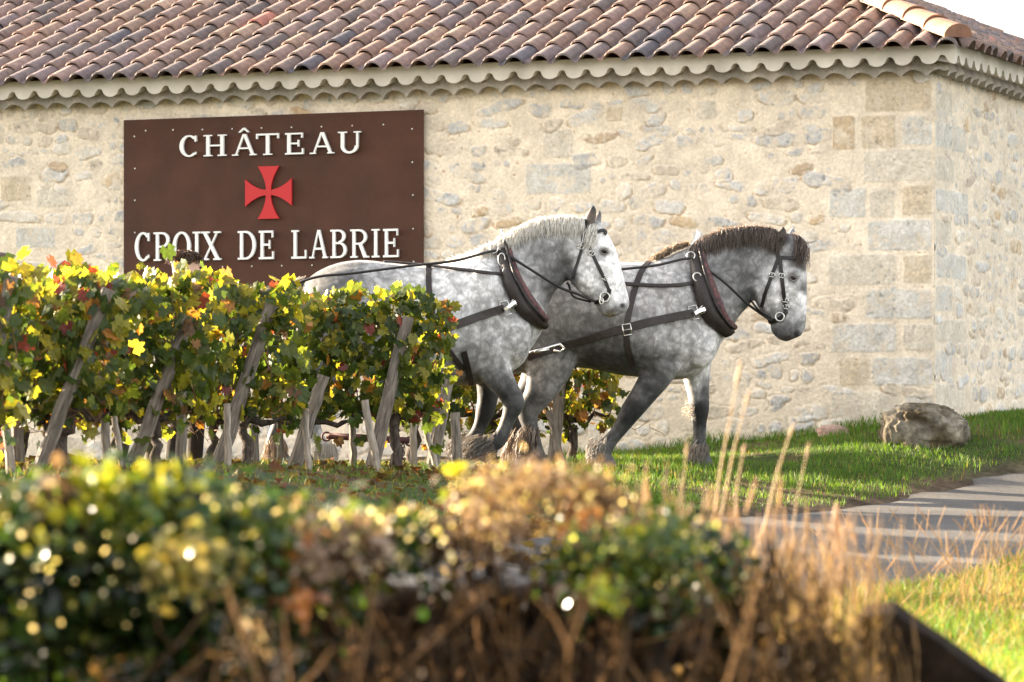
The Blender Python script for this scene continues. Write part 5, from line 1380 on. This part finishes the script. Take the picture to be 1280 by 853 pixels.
# ------------------------------------------------------------------ people behind the vines
def person(x, Y, face, label, hair_mt, cap=False, scale=1.0, arms=None):
    g = g1(x, Y)
    fx, fy = math.cos(face), math.sin(face)
    fw = np.array([fx, fy, 0]); sd = np.array([-fy, fx, 0]); up = np.array([0, 0, 1.0])
    o = np.array([x, Y, g])
    W = lambda f_, s_, z_: o + (fw * f_ + sd * s_ + up * z_) * scale
    def limb(pts, n=12):
        pts = spline(np.array(pts, float), 3)
        ctr = np.array([W(*p[:3]) for p in pts])
        V, f = tube_geo(ctr, pts[:, 3] * scale, n); return V, f
    def torso(rows, n=16):
        rings = []
        for (f_, z_, rf_, rs_) in spline(np.array(rows, float), 3):
            a = np.arange(n) * 2 * math.pi / n
            rings.append(np.array([W(f_ + rf_ * math.cos(t), rs_ * math.sin(t), z_) for t in a]))
        return loft_geo(rings)
    sh = [torso([(0, .82, .10, .15), (0, .95, .115, .165), (0, 1.10, .10, .145), (.01, 1.28, .115, .175), (0, 1.40, .09, .17), (0, 1.46, .05, .07), (.015, 1.52, .052, .055)])]
    sh.append(torso([(.02, 1.50, .05, .045), (.035, 1.55, .085, .06), (.025, 1.62, .10, .075), (.01, 1.69, .098, .076), (.0, 1.74, .07, .055), (0, 1.76, .02, .02)]))
    sh.append(ellipsoid(W(.125, 0, 1.615), (.022, .016, .03)))
    for s in (-1, 1):
        sh.append(ellipsoid(W(.01, s * .082, 1.62), (.015, .012, .03)))
        sh.append(limb([(0, s * .09, .92, .09), (.01, s * .10, .70, .078), (.02 + .06 * s, s * .10, .48, .058), (.0 + .08 * s, s * .10, .30, .056), (-.02 + .09 * s, s * .10, .09, .042)]))
        sh.append(limb([(-.05 + .09 * s, s * .10, .05, .045), (.05 + .09 * s, s * .10, .045, .045), (.16 + .09 * s, s * .105, .035, .035)]))
        sh.append(limb([(0, s * .19, 1.38, .058), (.0, s * .24, 1.22, .05), (.06, s * .25, 1.08, .042), (.20, s * .20, 1.04, .036), (.28, s * .16, 1.06, .028)]))
        sh.append(ellipsoid(W(.325, s * .15, 1.065), (.045, .03, .028)))
        for k in range(4): sh.append(limb([(.345, s * .15 + (k - 1.5) * .019, 1.075, .010), (.385, s * .15 + (k - 1.5) * .019, 1.07, .0095), (.385, s * .15 + (k - 1.5) * .018, 1.04, .009), (.355, s * .15 + (k - 1.5) * .017, 1.035, .008)], 8))
        sh.append(limb([(.31, s * .12, 1.07, .011), (.345, s * .11, 1.055, .010), (.37, s * .125, 1.045, .009)], 8))
    V, Fq = union_skin(sh, 0.012, 2)
    body = mk('person', V, Fq, M['skin'], origin=tuple(o), smooth=True)
    tag(body, label, 'person')
    j = [torso([(0, .84, .135, .185), (0, .95, .14, .19), (0, 1.10, .13, .175), (.01, 1.28, .14, .20), (0, 1.40, .11, .19), (0, 1.47, .065, .085)])]
    for s in (-1, 1): j.append(limb([(0, s * .18, 1.38, .075), (.0, s * .24, 1.22, .065), (.06, s * .25, 1.08, .056), (.20, s * .20, 1.04, .048), (.25, s * .175, 1.05, .042)]))
    V, Fq = union_skin(j, 0.014, 2); mk('jacket', V, Fq, M['jacket'], body, smooth=True)
    j = [torso([(0, .80, .12, .165), (0, .92, .125, .175), (0, .98, .12, .17)])]
    for s in (-1, 1): j.append(limb([(0, s * .09, .92, .10), (.01, s * .10, .70, .09), (.02 + .06 * s, s * .10, .48, .074), (.0 + .08 * s, s * .10, .30, .07), (-.02 + .09 * s, s * .10, .08, .065)]))
    V, Fq = union_skin(j, 0.014, 2); mk('trousers', V, Fq, M['jeans'], body, smooth=True)
    for s in (-1, 1):
        v, f = ellipsoid(W(.118, s * .034, 1.645), (.012, .012, .010)); mk('eye', v, f, M['eye'], body, smooth=True)
    v, f = ellipsoid(W(.118, 0, 1.567), (.010, .028, .007)); mk('mouth', v, f, M['lining'], body, smooth=True)
    if cap:
        cv = [torso([(0, 1.665, .112, .09), (0, 1.72, .105, .085), (0, 1.775, .06, .05), (0, 1.785, .02, .02)]), ellipsoid(W(.13, 0, 1.672), (.08, .07, .010))]
        V, Fq = union_skin(cv, .010, 2); mk('cap', V, Fq, M['cap'], body, smooth=True)
    hv = [torso([(-.035, 1.56, .07, .078), (-.03, 1.64, .085, .088), (-.01, 1.70, .108, .092), (0, 1.755, .085, .075), (0, 1.785, .03, .03)])]
    V, Fq = union_skin(hv, .010, 2); V += 0.006 * fbm(V[:, 0] * 40, V[:, 1] * 40, V[:, 2] * 12, 5)[:, None]
    mk('hair', V, Fq, M[hair_mt], body, smooth=True)
    n = 1500
    rr = np.random.default_rng(3)
    a = rr.uniform(0, 2 * math.pi, n); b = rr.uniform(0.0, 1.25, n)
    rt = np.array([W(-.01 + .10 * math.cos(x) * math.sin(y), .09 * math.sin(x) * math.sin(y), 1.69 + .085 * math.cos(y)) for x, y in zip(a, b)])
    outv = rt - W(-.01, 0, 1.66); outv /= np.linalg.norm(outv, axis=1)[:, None]
    tp = rt + outv * 0.025 + np.stack([np.cos(a) * .04, np.sin(a) * .04, -rr.uniform(.02, .07, n)], 1)
    if not cap: strand_mesh('hair_strand', rt, tp, outv * 0.02, np.tile([.07, .035, .018], (n, 1)) * rr.uniform(.5, 1.6, (n, 1)), .004, body, rr, 4)
    return body
px0 = P(233, 330, 27.6); person(px0[0], 27.6, 0.1, 'brown haired driver almost hidden behind the vines below the sign', 'hairbrown', scale=0.884)
px0 = P(1, 330, 27.0); person(px0[0], 27.0, 0.2, 'person in a dark cap at the left edge, hidden behind the vines', 'hairbrown', cap=True, scale=0.86)
# ------------------------------------------------------------------ overgrown rubble wall close to the camera
rngf = np.random.default_rng(2024)
def pz(px, py, Y): return P(px, py, Y)
# the wall itself, mostly smothered by plants
mb = MB()
def stone_at(mb, c, r, seed):
    n, m = 9, 12
    th = np.linspace(0.08, math.pi - 0.08, n); rings = []
    for t in th:
        rg = []
        for k in range(m):
            p_ = k * 2 * math.pi / m
            d = np.array([math.sin(t) * math.cos(p_), math.sin(t) * math.sin(p_), math.cos(t)])
            d2 = np.sign(d) * np.abs(d) ** 0.7
            q = 1 + 0.22 * float(vnoise(np.array([d[0] * 1.7]), np.array([d[1] * 1.7]), d[2] * 1.7, seed)[0])
            rg.append(np.array(c) + d2 * q * np.array(r))
        rings.append(np.array(rg))
    mb.add(*loft_geo(rings))
YW = 9.3
xw0, xw1 = (-150 - CX) / F * YW, (770 - CX) / F * YW
z = g1(0, YW) - 0.05; row = 0
wall_top = CAMZ - 0.42
while z < wall_top:
    hgt = rngf.uniform(.06, .10); x = xw0 + rngf.uniform(-.1, 0)
    while x < xw1:
        wd = rngf.uniform(.07, .16)
        for yo in (-.12, .12):
            stone_at(mb, (x + wd, YW + yo + rngf.uniform(-.03, .03), z + hgt / 2), (wd * 1.05, .15, hgt * 0.62), int(rngf.integers(1000)))
        x += 2 * wd
    z += hgt
o = mb.build('rubble_wall', M['darkstone'], smooth=True)  # near-black stone colour stands in for the shade inside the hedge
tag(o, 'low rubble wall smothered by the foreground plants, coloured near black for their shade', 'wall')

PAL = {
    'ivy': [(0.005, 0.013, 0.005), (0.008, 0.019, 0.006), (0.014, 0.034, 0.009), (0.03, 0.058, 0.012), (0.08, 0.09, 0.02)],  # greens darkened towards black for the shade within the bushes
    'bright': [(0.025, 0.055, 0.012), (0.045, 0.085, 0.014), (0.08, 0.11, 0.018), (0.16, 0.16, 0.022)],
    'yellow': [(0.36, 0.34, 0.03), (0.26, 0.28, 0.03), (0.18, 0.23, 0.03)],
    'olive': [(0.17, 0.145, 0.045), (0.24, 0.19, 0.065), (0.12, 0.12, 0.035)],
    'dry': [(0.12, 0.072, 0.045), (0.19, 0.125, 0.085), (0.07, 0.038, 0.024), (0.27, 0.20, 0.15), (0.04, 0.023, 0.015)],
    'deep': [(.022, .014, .009), (.012, .008, .006), (.07, .042, .024), (.010, .007, .005)],  # dry leaf colours darkened to imitate shade low in the hedge
    'rust': [(0.42, 0.17, 0.05), (0.30, 0.12, 0.05)],
    'pink': [(0.22, 0.15, 0.115), (0.36, 0.28, 0.23), (0.14, 0.085, 0.06)],
}
def clump(plant, name, blobs, kind, mt):
    """blobs: (px, py, rx_px, ry_px, Y, depth_m, n, palette, leaf size, shell)"""
    for (px, py, rx, ry, Y, dp, n, pal, sz, shell) in blobs:
        c = P(px, py + (17 if py < 660 else 8), Y); s = Y / F
        ns = max(3, n // 14)                     # leaves sit in sprays round twig ends
        d = rngf.normal(0, 1, (ns, 3)); d /= np.linalg.norm(d, axis=1, keepdims=True)
        r = shell + (1.12 - shell) * rngf.random((ns, 1)) ** 0.6
        wob = 1 + 0.38 * fbm(d[:, 0] * 2.2, d[:, 1] * 2.2, d[:, 2] * 2.2, int(px) % 97, 3)[:, None]
        tw = c + d * r * wob * np.array([rx * s, dp, ry * s])
        k = rngf.integers(0, ns, n)
        pos = tw[k] + rngf.normal(0, 1, (n, 3)) * sz * 0.75; d = d[k]
        nr = d + rngf.normal(0, .6, (n, 3)); nr[:, 2] += 0.35
        pl = np.array(PAL[pal]); cols = pl[rngf.integers(0, len(pl), n)] * rngf.uniform(.75, 1.25, (n, 1))
        leaf_mesh(name, pos, nr, sz * rngf.uniform(.55, 1.2, n), cols, kind, mt, plant, rngf, droop=0.2)
def sparkle(plant, name, n, x0, x1, y0, y1, Y, dp, sz=.011, pal=((.62, .52, .38), (.70, .62, .48), (.55, .50, .25))):
    """small pale husk-like flakes added to give bright glints of sun"""
    px = rngf.uniform(x0, x1, n); py = y0 + 16 + (y1 - y0) * rngf.beta(1, 1.5, n); yy = Y + rngf.uniform(-dp, dp, n)
    pos = np.stack([(px - CX) / F * yy, yy, CAMZ + (HY - py) / F * yy], 1)
    nr = rngf.normal(0, .5, (n, 3)) + np.array([-0.7, .3, .3])
    cols = np.array(pal)[rngf.integers(0, len(pal), n)]
    leaf_mesh(name, pos, nr, sz * rngf.uniform(.5, 1.5, n), cols, 'ivy', 'dryleaf', plant, rngf, droop=0.0)
def stems(plant, name, n, x0, x1, y0, y1, Y, dp, rad, col, lean=0.25, ybase=None):
    mb = MB()
    for _ in range(n):
        px = rngf.uniform(x0, x1); py = rngf.uniform(y0, y1); yy = Y + rngf.uniform(-dp, dp)
        t = P(px, py, yy)
        b = np.array([t[0] + rngf.normal(0, lean * 0.6), yy + rngf.normal(0, .08), g1(t[0], yy) if ybase is None else ybase])
        k = 6; q = np.linspace(0, 1, k)[:, None]
        pts = b * (1 - q) + t * q + rngf.normal(0, .03, (k, 3)) * np.sin(q * math.pi) + rngf.normal(0, .09, 3) * np.sin(q * math.pi) ** 2
        c = np.array(col) * rngf.choice([.05, .1, .22, .6])  # most stems coloured darker, as if shaded by the growth above
        mb.tube(pts, np.linspace(rad, rad * .45, k) * rngf.uniform(.6, 1.3), 6, c)
        if rngf.random() < .7:
            j = rngf.integers(2, 5); e = pts[j] + np.array([rngf.normal(0, .07), rngf.normal(0, .05), rngf.uniform(.02, .12)])
            mb.tube([pts[j], (pts[j] + e) / 2 + rngf.normal(0, .008, 3), e], [rad * .5, rad * .4, rad * .25], 5, c)
    return mb.build(name, M['twig'], plant)
def plant(name, px, Y, label, cat, group=None):
    x = (px - CX) / F * Y
    return root(name, (x, Y, g1(x, Y)), label, cat, group)

b1 = plant('ivy_bush', 130, 8.4, 'glossy dark green ivy bush with sparkling leaves at the lower left', 'bush')
clump(b1, 'foliage', [(40, 700, 120, 95, 8.4, .22, 1500, 'ivy', .045, .5), (170, 690, 130, 95, 8.4, .22, 1700, 'ivy', .045, .5), (280, 720, 80, 100, 8.5, .20, 900, 'ivy', .045, .5),
                      (60, 645, 100, 45, 8.3, .18, 800, 'bright', .040, .4), (190, 640, 90, 45, 8.3, .18, 700, 'bright', .040, .4), (300, 655, 60, 45, 8.4, .15, 420, 'bright', .040, .4),
                      (60, 840, 170, 110, 8.5, .22, 1500, 'ivy', .045, .4), (250, 840, 120, 110, 8.5, .22, 1100, 'ivy', .045, .4),
                      (-90, 700, 80, 110, 8.4, .22, 700, 'ivy', .045, .4)], 'ivy', 'bushleaf')
clump(b1, 'yellow_foliage', [(135, 600, 34, 22, 8.2, .06, 90, 'yellow', .045, .2), (40, 625, 30, 22, 8.2, .06, 60, 'olive', .04, .2), (240, 688, 42, 34, 8.0, .07, 170, 'olive', .036, .2), (185, 612, 22, 14, 8.2, .05, 45, 'yellow', .04, .2), (238, 596, 20, 12, 8.3, .05, 40, 'yellow', .038, .2), (75, 605, 20, 14, 8.2, .05, 40, 'dry', .04, .2)], 'ivy', 'bushleaf')
stems(b1, 'stem', 40, -60, 330, 650, 800, 8.5, .15, .006, (.14, .09, .05))
sparkle(b1, 'dry_foliage_and_glint', 150, -10, 330, 585, 720, 8.2, .12)
sparkle(b1, 'dry_foliage_and_glint', 60, 20, 330, 650, 800, 8.0, .08)
b2 = plant('bramble', 430, 8.7, 'bramble with pinkish dry flower heads right of the ivy bush', 'bramble')
clump(b2, 'dry_foliage_and_glint', [(365, 652, 45, 26, 8.6, .10, 300, 'pink', .028, .2), (430, 672, 60, 32, 8.7, .12, 480, 'pink', .028, .2), (380, 690, 50, 34, 8.5, .10, 260, 'pink', .028, .2), (480, 654, 50, 22, 8.9, .10, 260, 'pink', .028, .2), (520, 668, 50, 26, 8.9, .10, 240, 'dry', .028, .2), (330, 720, 30, 40, 8.5, .1, 120, 'dry', .03, .2)], 'ivy', 'dryleaf')
clump(b2, 'foliage', [(390, 644, 70, 18, 8.7, .12, 200, 'bright', .036, .2), (450, 690, 90, 55, 8.8, .14, 420, 'ivy', .04, .3), (400, 740, 80, 50, 8.7, .12, 240, 'ivy', .04, .3), (500, 646, 60, 14, 8.9, .1, 130, 'bright', .036, .2), (365, 740, 40, 60, 8.4, .1, 60, 'rust', .035, .3)], 'ivy', 'bushleaf')
stems(b2, 'stem', 50, 300, 600, 640, 840, 8.7, .18, .006, (.24, .13, .06), .4)
sparkle(b2, 'dry_foliage_and_glint', 120, 320, 570, 620, 715, 8.5, .12, .012)
b3 = plant('dry_weed', 660, 9.0, 'highest heap of sunlit brown dry weeds below the hooves', 'weeds')
clump(b3, 'dry_foliage_and_glint', [(610, 615, 55, 40, 9.0, .12, 620, 'dry', .028, .3), (700, 598, 75, 34, 9.15, .10, 460, 'dry', .028, .4), (650, 580, 45, 16, 9.0, .10, 260, 'pink', .024, .2), (600, 650, 50, 40, 8.9, .12, 420, 'pink', .026, .3), (760, 640, 50, 40, 9.2, .12, 360, 'dry', .03, .3), (718, 640, 24, 16, 8.8, .05, 70, 'rust', .032, .2), (740, 605, 40, 26, 9.2, .1, 200, 'dry', .03, .3), (680, 588, 50, 26, 8.78, .05, 170, 'dry', .022, .1), (640, 604, 40, 24, 8.78, .05, 120, 'dry', .024, .1), (715, 618, 30, 18, 8.76, .04, 60, 'deep', .024, .1), (650, 700, 60, 50, 8.9, .12, 300, 'deep', .03, .3), (585, 715, 50, 60, 8.9, .12, 260, 'deep', .03, .3)], 'thin', 'dryleaf')
stems(b3, 'stem', 60, 540, 800, 620, 850, 8.9, .2, .006, (.26, .14, .06), .35)
sparkle(b3, 'dry_foliage_and_glint', 130, 560, 800, 565, 700, 8.8, .14, .010)
q = P(690, 612, 8.93)
b4 = plant('leafy_shrub', 790, 8.9, 'small leaved green shrub sparkling in front of the dry weeds', 'shrub')
clump(b4, 'foliage', [(745, 690, 60, 34, 8.8, .10, 420, 'bright', .030, .3), (820, 680, 60, 40, 8.9, .10, 460, 'bright', .030, .3), (880, 690, 50, 45, 9.2, .12, 320, 'ivy', .034, .3), (790, 730, 90, 40, 8.9, .12, 420, 'ivy', .034, .3), (900, 740, 60, 60, 9.3, .12, 360, 'ivy', .034, .3), (840, 800, 120, 70, 9.4, .14, 600, 'ivy', .036, .3), (770, 735, 40, 12, 8.6, .06, 80, 'yellow', .026, .2)], 'ivy', 'bushleaf')
stems(b4, 'stem', 50, 700, 980, 660, 850, 8.9, .2, .006, (.26, .14, .06), .3)
sparkle(b4, 'dry_foliage_and_glint', 80, 700, 930, 630, 750, 8.7, .12, .011, ((.62, .55, .40), (.50, .52, .12), (.6, .6, .2)))
b5 = plant('dead_bramble', 540, 7.6, 'tangle of brown dead bramble canes along the bottom edge', 'bramble')
stems(b5, 'cane', 75, 250, 1010, 700, 900, 7.7, .35, .006, (.22, .12, .05), .5)
clump(b5, 'dry_foliage_and_glint', [(400, 830, 120, 60, 7.8, .15, 320, 'deep', .03, .2), (640, 830, 160, 70, 7.8, .15, 400, 'deep', .03, .2), (860, 830, 130, 70, 7.9, .15, 360, 'deep', .03, .2), (300, 790, 70, 40, 7.8, .1, 50, 'pink', .026, .2), (180, 850, 120, 50, 7.9, .15, 260, 'deep', .03, .2), (990, 830, 70, 60, 9.0, .12, 260, 'deep', .03, .2), (1055, 850, 45, 50, 9.5, .1, 160, 'dry', .03, .2)], 'thin', 'dryleaf')
# a few bright single leaves poking above the hedge
b7 = plant('dry_weed', 960, 9.3, 'low brown dry weeds at the right end of the hedge', 'weeds')
clump(b7, 'dry_foliage_and_glint', [(935, 760, 60, 60, 9.3, .12, 420, 'deep', .03, .2), (1000, 800, 60, 50, 9.4, .12, 420, 'deep', .03, .2), (930, 700, 50, 40, 9.4, .1, 200, 'dry', .024, .2), (985, 750, 50, 40, 9.3, .1, 200, 'dry', .024, .2), (1050, 830, 50, 40, 9.4, .1, 240, 'deep', .03, .2)], 'thin', 'dryleaf')
stems(b7, 'stem', 60, 890, 1060, 680, 850, 9.3, .15, .005, (.26, .14, .06), .25)
b6 = plant('shoot', 580, 9.6, 'single bright green leafy shoot standing above the dry weeds', 'shoot')
clump(b6, 'foliage', [(578, 594, 14, 10, 9.6, .03, 10, 'yellow', .045, .2)], 'ivy', 'bushleaf')
stems(b6, 'stem', 1, 576, 579, 598, 600, 9.6, .01, .004, (.16, .2, .05), .1)

# dry grass: tall stalks with seed heads
def straw_tuft(px, Y, n, spread_px, ytop0, ytop1, label, lean=0.10, heads=0.35, wd=.003, name='dry_grass', curve=.1):
    x0 = (px - CX) / F * Y
    t = root(name, (x0, Y, g1(x0, Y)), label, 'grass tuft', 'tufts of dry grass')
    V, Fc, Cc = [], [], []; nn = 0
    mh = MB()
    for k in range(n):
        bx = px + rngf.normal(0, spread_px); yy = Y + rngf.normal(0, .18)
        tip = P(bx + rngf.normal(0, lean * 240), rngf.uniform(ytop0, ytop1) if rngf.random() < .45 else rngf.uniform(ytop1, ytop1 + 130), yy)
        xb = (bx - CX) / F * yy
        b = np.array([xb, yy, g1(xb, yy)])
        m = 6; q = np.linspace(0, 1, m)[:, None]
        bend = np.array([rngf.normal(0, curve), rngf.normal(0, curve * .5), 0])
        pts = b * (1 - q) + tip * q + bend * (q * (1 - q)) * 1.6
        a = rngf.uniform(0, math.pi); sd = np.array([math.cos(a), math.sin(a), 0]) * wd * rngf.uniform(.5, 1.3)
        wv = (1 - 0.75 * q)
        A, B = pts - sd * wv, pts + sd * wv
        v = np.stack([A, B], 1).reshape(-1, 3); o = nn
        for j in range(m - 1): Fc.append((o + 2 * j, o + 2 * j + 1, o + 2 * j + 3, o + 2 * j + 2))
        V.append(v); nn += len(v)
        c = np.array((0.27, 0.17, 0.08)) * rngf.uniform(.5, 1.35); Cc.append(np.tile(c, (len(v), 1)))
        if rngf.random() < heads:
            d = pts[-1] - pts[-2]; d /= np.linalg.norm(d)
            mh.tube([pts[-1] - d * .02, pts[-1] + d * .01, pts[-1] + d * .05, pts[-1] + d * .085], [.0015, wd * 1.3, wd * 1.1, .001], 6, c * 1.05)
    mk('blade', np.concatenate(V), Fc, M['straw'], t, cols=np.concatenate(Cc))
    if mh.v: mh.build('seed_head', M['straw'], t)
straw_tuft(880, 10.6, 170, 50, 610, 690, 'dense tuft of tall straw grass before the standing hooves')
straw_tuft(985, 11.6, 140, 40, 660, 740, 'straw grass tuft at the left edge of the lane view')
straw_tuft(820, 9.6, 80, 40, 620, 720, 'thin brown grass rising out of the green shrub')
straw_tuft(1035, 11.2, 80, 30, 680, 740, 'short straw tuft left of the dark stone block', heads=.2)
straw_tuft(950, 10.0, 240, 55, 700, 780, 'low tangled straw along the bottom right of the wall', lean=.3, heads=.1, curve=.25)
straw_tuft(975, 9.4, 300, 50, 670, 760, 'dense brown straw tailing off the right end of the hedge', lean=.14, wd=.0026)
straw_tuft(1035, 9.5, 190, 32, 725, 790, 'short brown straw against the left side of the stone block', lean=.12, heads=.2, wd=.0026)
straw_tuft(1190, 18.2, 260, 60, 645, 695, 'pale sunlit grass stalks on the lane edge at the right', lean=.2, wd=.002)
straw_tuft(1270, 17.4, 220, 45, 645, 700, 'pale sunlit grass stalks at the right edge of the picture', lean=.2, wd=.002)
straw_tuft(1120, 17.0, 90, 40, 690, 730, 'short golden grass behind the dark stone block', lean=.25, wd=.002, heads=.2)
# the single tall stalks that cross the wall
t = root('tall_stalk', (.62, 11.5, g1(.62, 11.5)), 'few very tall bleached grass stalks crossing the stone wall', 'grass tuft', 'tufts of dry grass')
mb = MB()
for (a, b, w_) in (((882, 700), (924, 462), .0062), ((900, 640), (935, 495), .0055), ((955, 650), (990, 535), .006), ((915, 660), (930, 560), .005), ((1040, 720), (1046, 632), .005), ((985, 690), (1010, 560), .004), ((850, 700), (858, 560), .004)):
    A, B = P(a[0], a[1], 12.2), P(b[0], b[1], 12.2)
    d = (B - A); G = A - d * ((A[2] - g1(A[0], 12.2)) / d[2])
    pts = [G, A + np.array([.006, 0, 0]), (A + B) / 2 + np.array([-.004, 0, 0]), B]
    mb.tube(pts, [w_ * .6, w_ * .6, w_ * .5, w_ * .3], 6, (0.36, 0.27, 0.17))
    mb.tube([B - (B - A) * .12, B - (B - A) * .03, B + (B - A) * .06], [w_ * .4, w_ * 1.1, .001], 6, (0.36, 0.26, 0.16))
mb.tube([P(1046, 700, 12), P(1045, 660, 12), P(1045, 640, 12), P(1046, 628, 12)], [.003, .013, .011, .002], 8, (0.30, 0.19, 0.12))
mb.build('stalk', M['straw'], t)

# dark stone block at the lower right
def block(name, poly, Y, depth, label):
    n = len(poly)
    fr = [P(x, y, Y) for x, y in poly]; bk = [P(x, y, Y) + np.array([.02, depth, .02]) for x, y in poly]
    bm = bmesh.new()
    vs = [bm.verts.new(Vector(v)) for v in fr + bk]
    bm.faces.new(vs[:n]); bm.faces.new(vs[n:][::-1])
    for i in range(n): bm.faces.new([vs[i], vs[n + i], vs[n + (i + 1) % n], vs[(i + 1) % n]])
    bmesh.ops.recalc_face_normals(bm, faces=bm.faces[:])
    bmesh.ops.triangulate(bm, faces=bm.faces[:])
    for _ in range(3): bmesh.ops.subdivide_edges(bm, edges=bm.edges[:], cuts=1, use_grid_fill=True)
    V = np.array([v.co[:] for v in bm.verts]); Fq = [tuple(v.index for v in f.verts) for f in bm.faces]
    bm.verts.index_update(); Fq = [tuple(v.index for v in f.verts) for f in bm.faces]
    bm.free()
    V += 0.005 * np.stack([fbm(V[:, 0] * 14, V[:, 1] * 14, V[:, 2] * 14, s_) for s_ in (1, 2, 3)], 1)
    return tag(mk(name, V, Fq, M['darkstone']), label, 'stone')
block('stone_block', [(1050, 985), (1062, 800), (1082, 770), (1118, 766), (1180, 808), (1262, 868), (1310, 985)], 9.9, .22, 'dark sloping stone block at the lower right corner')
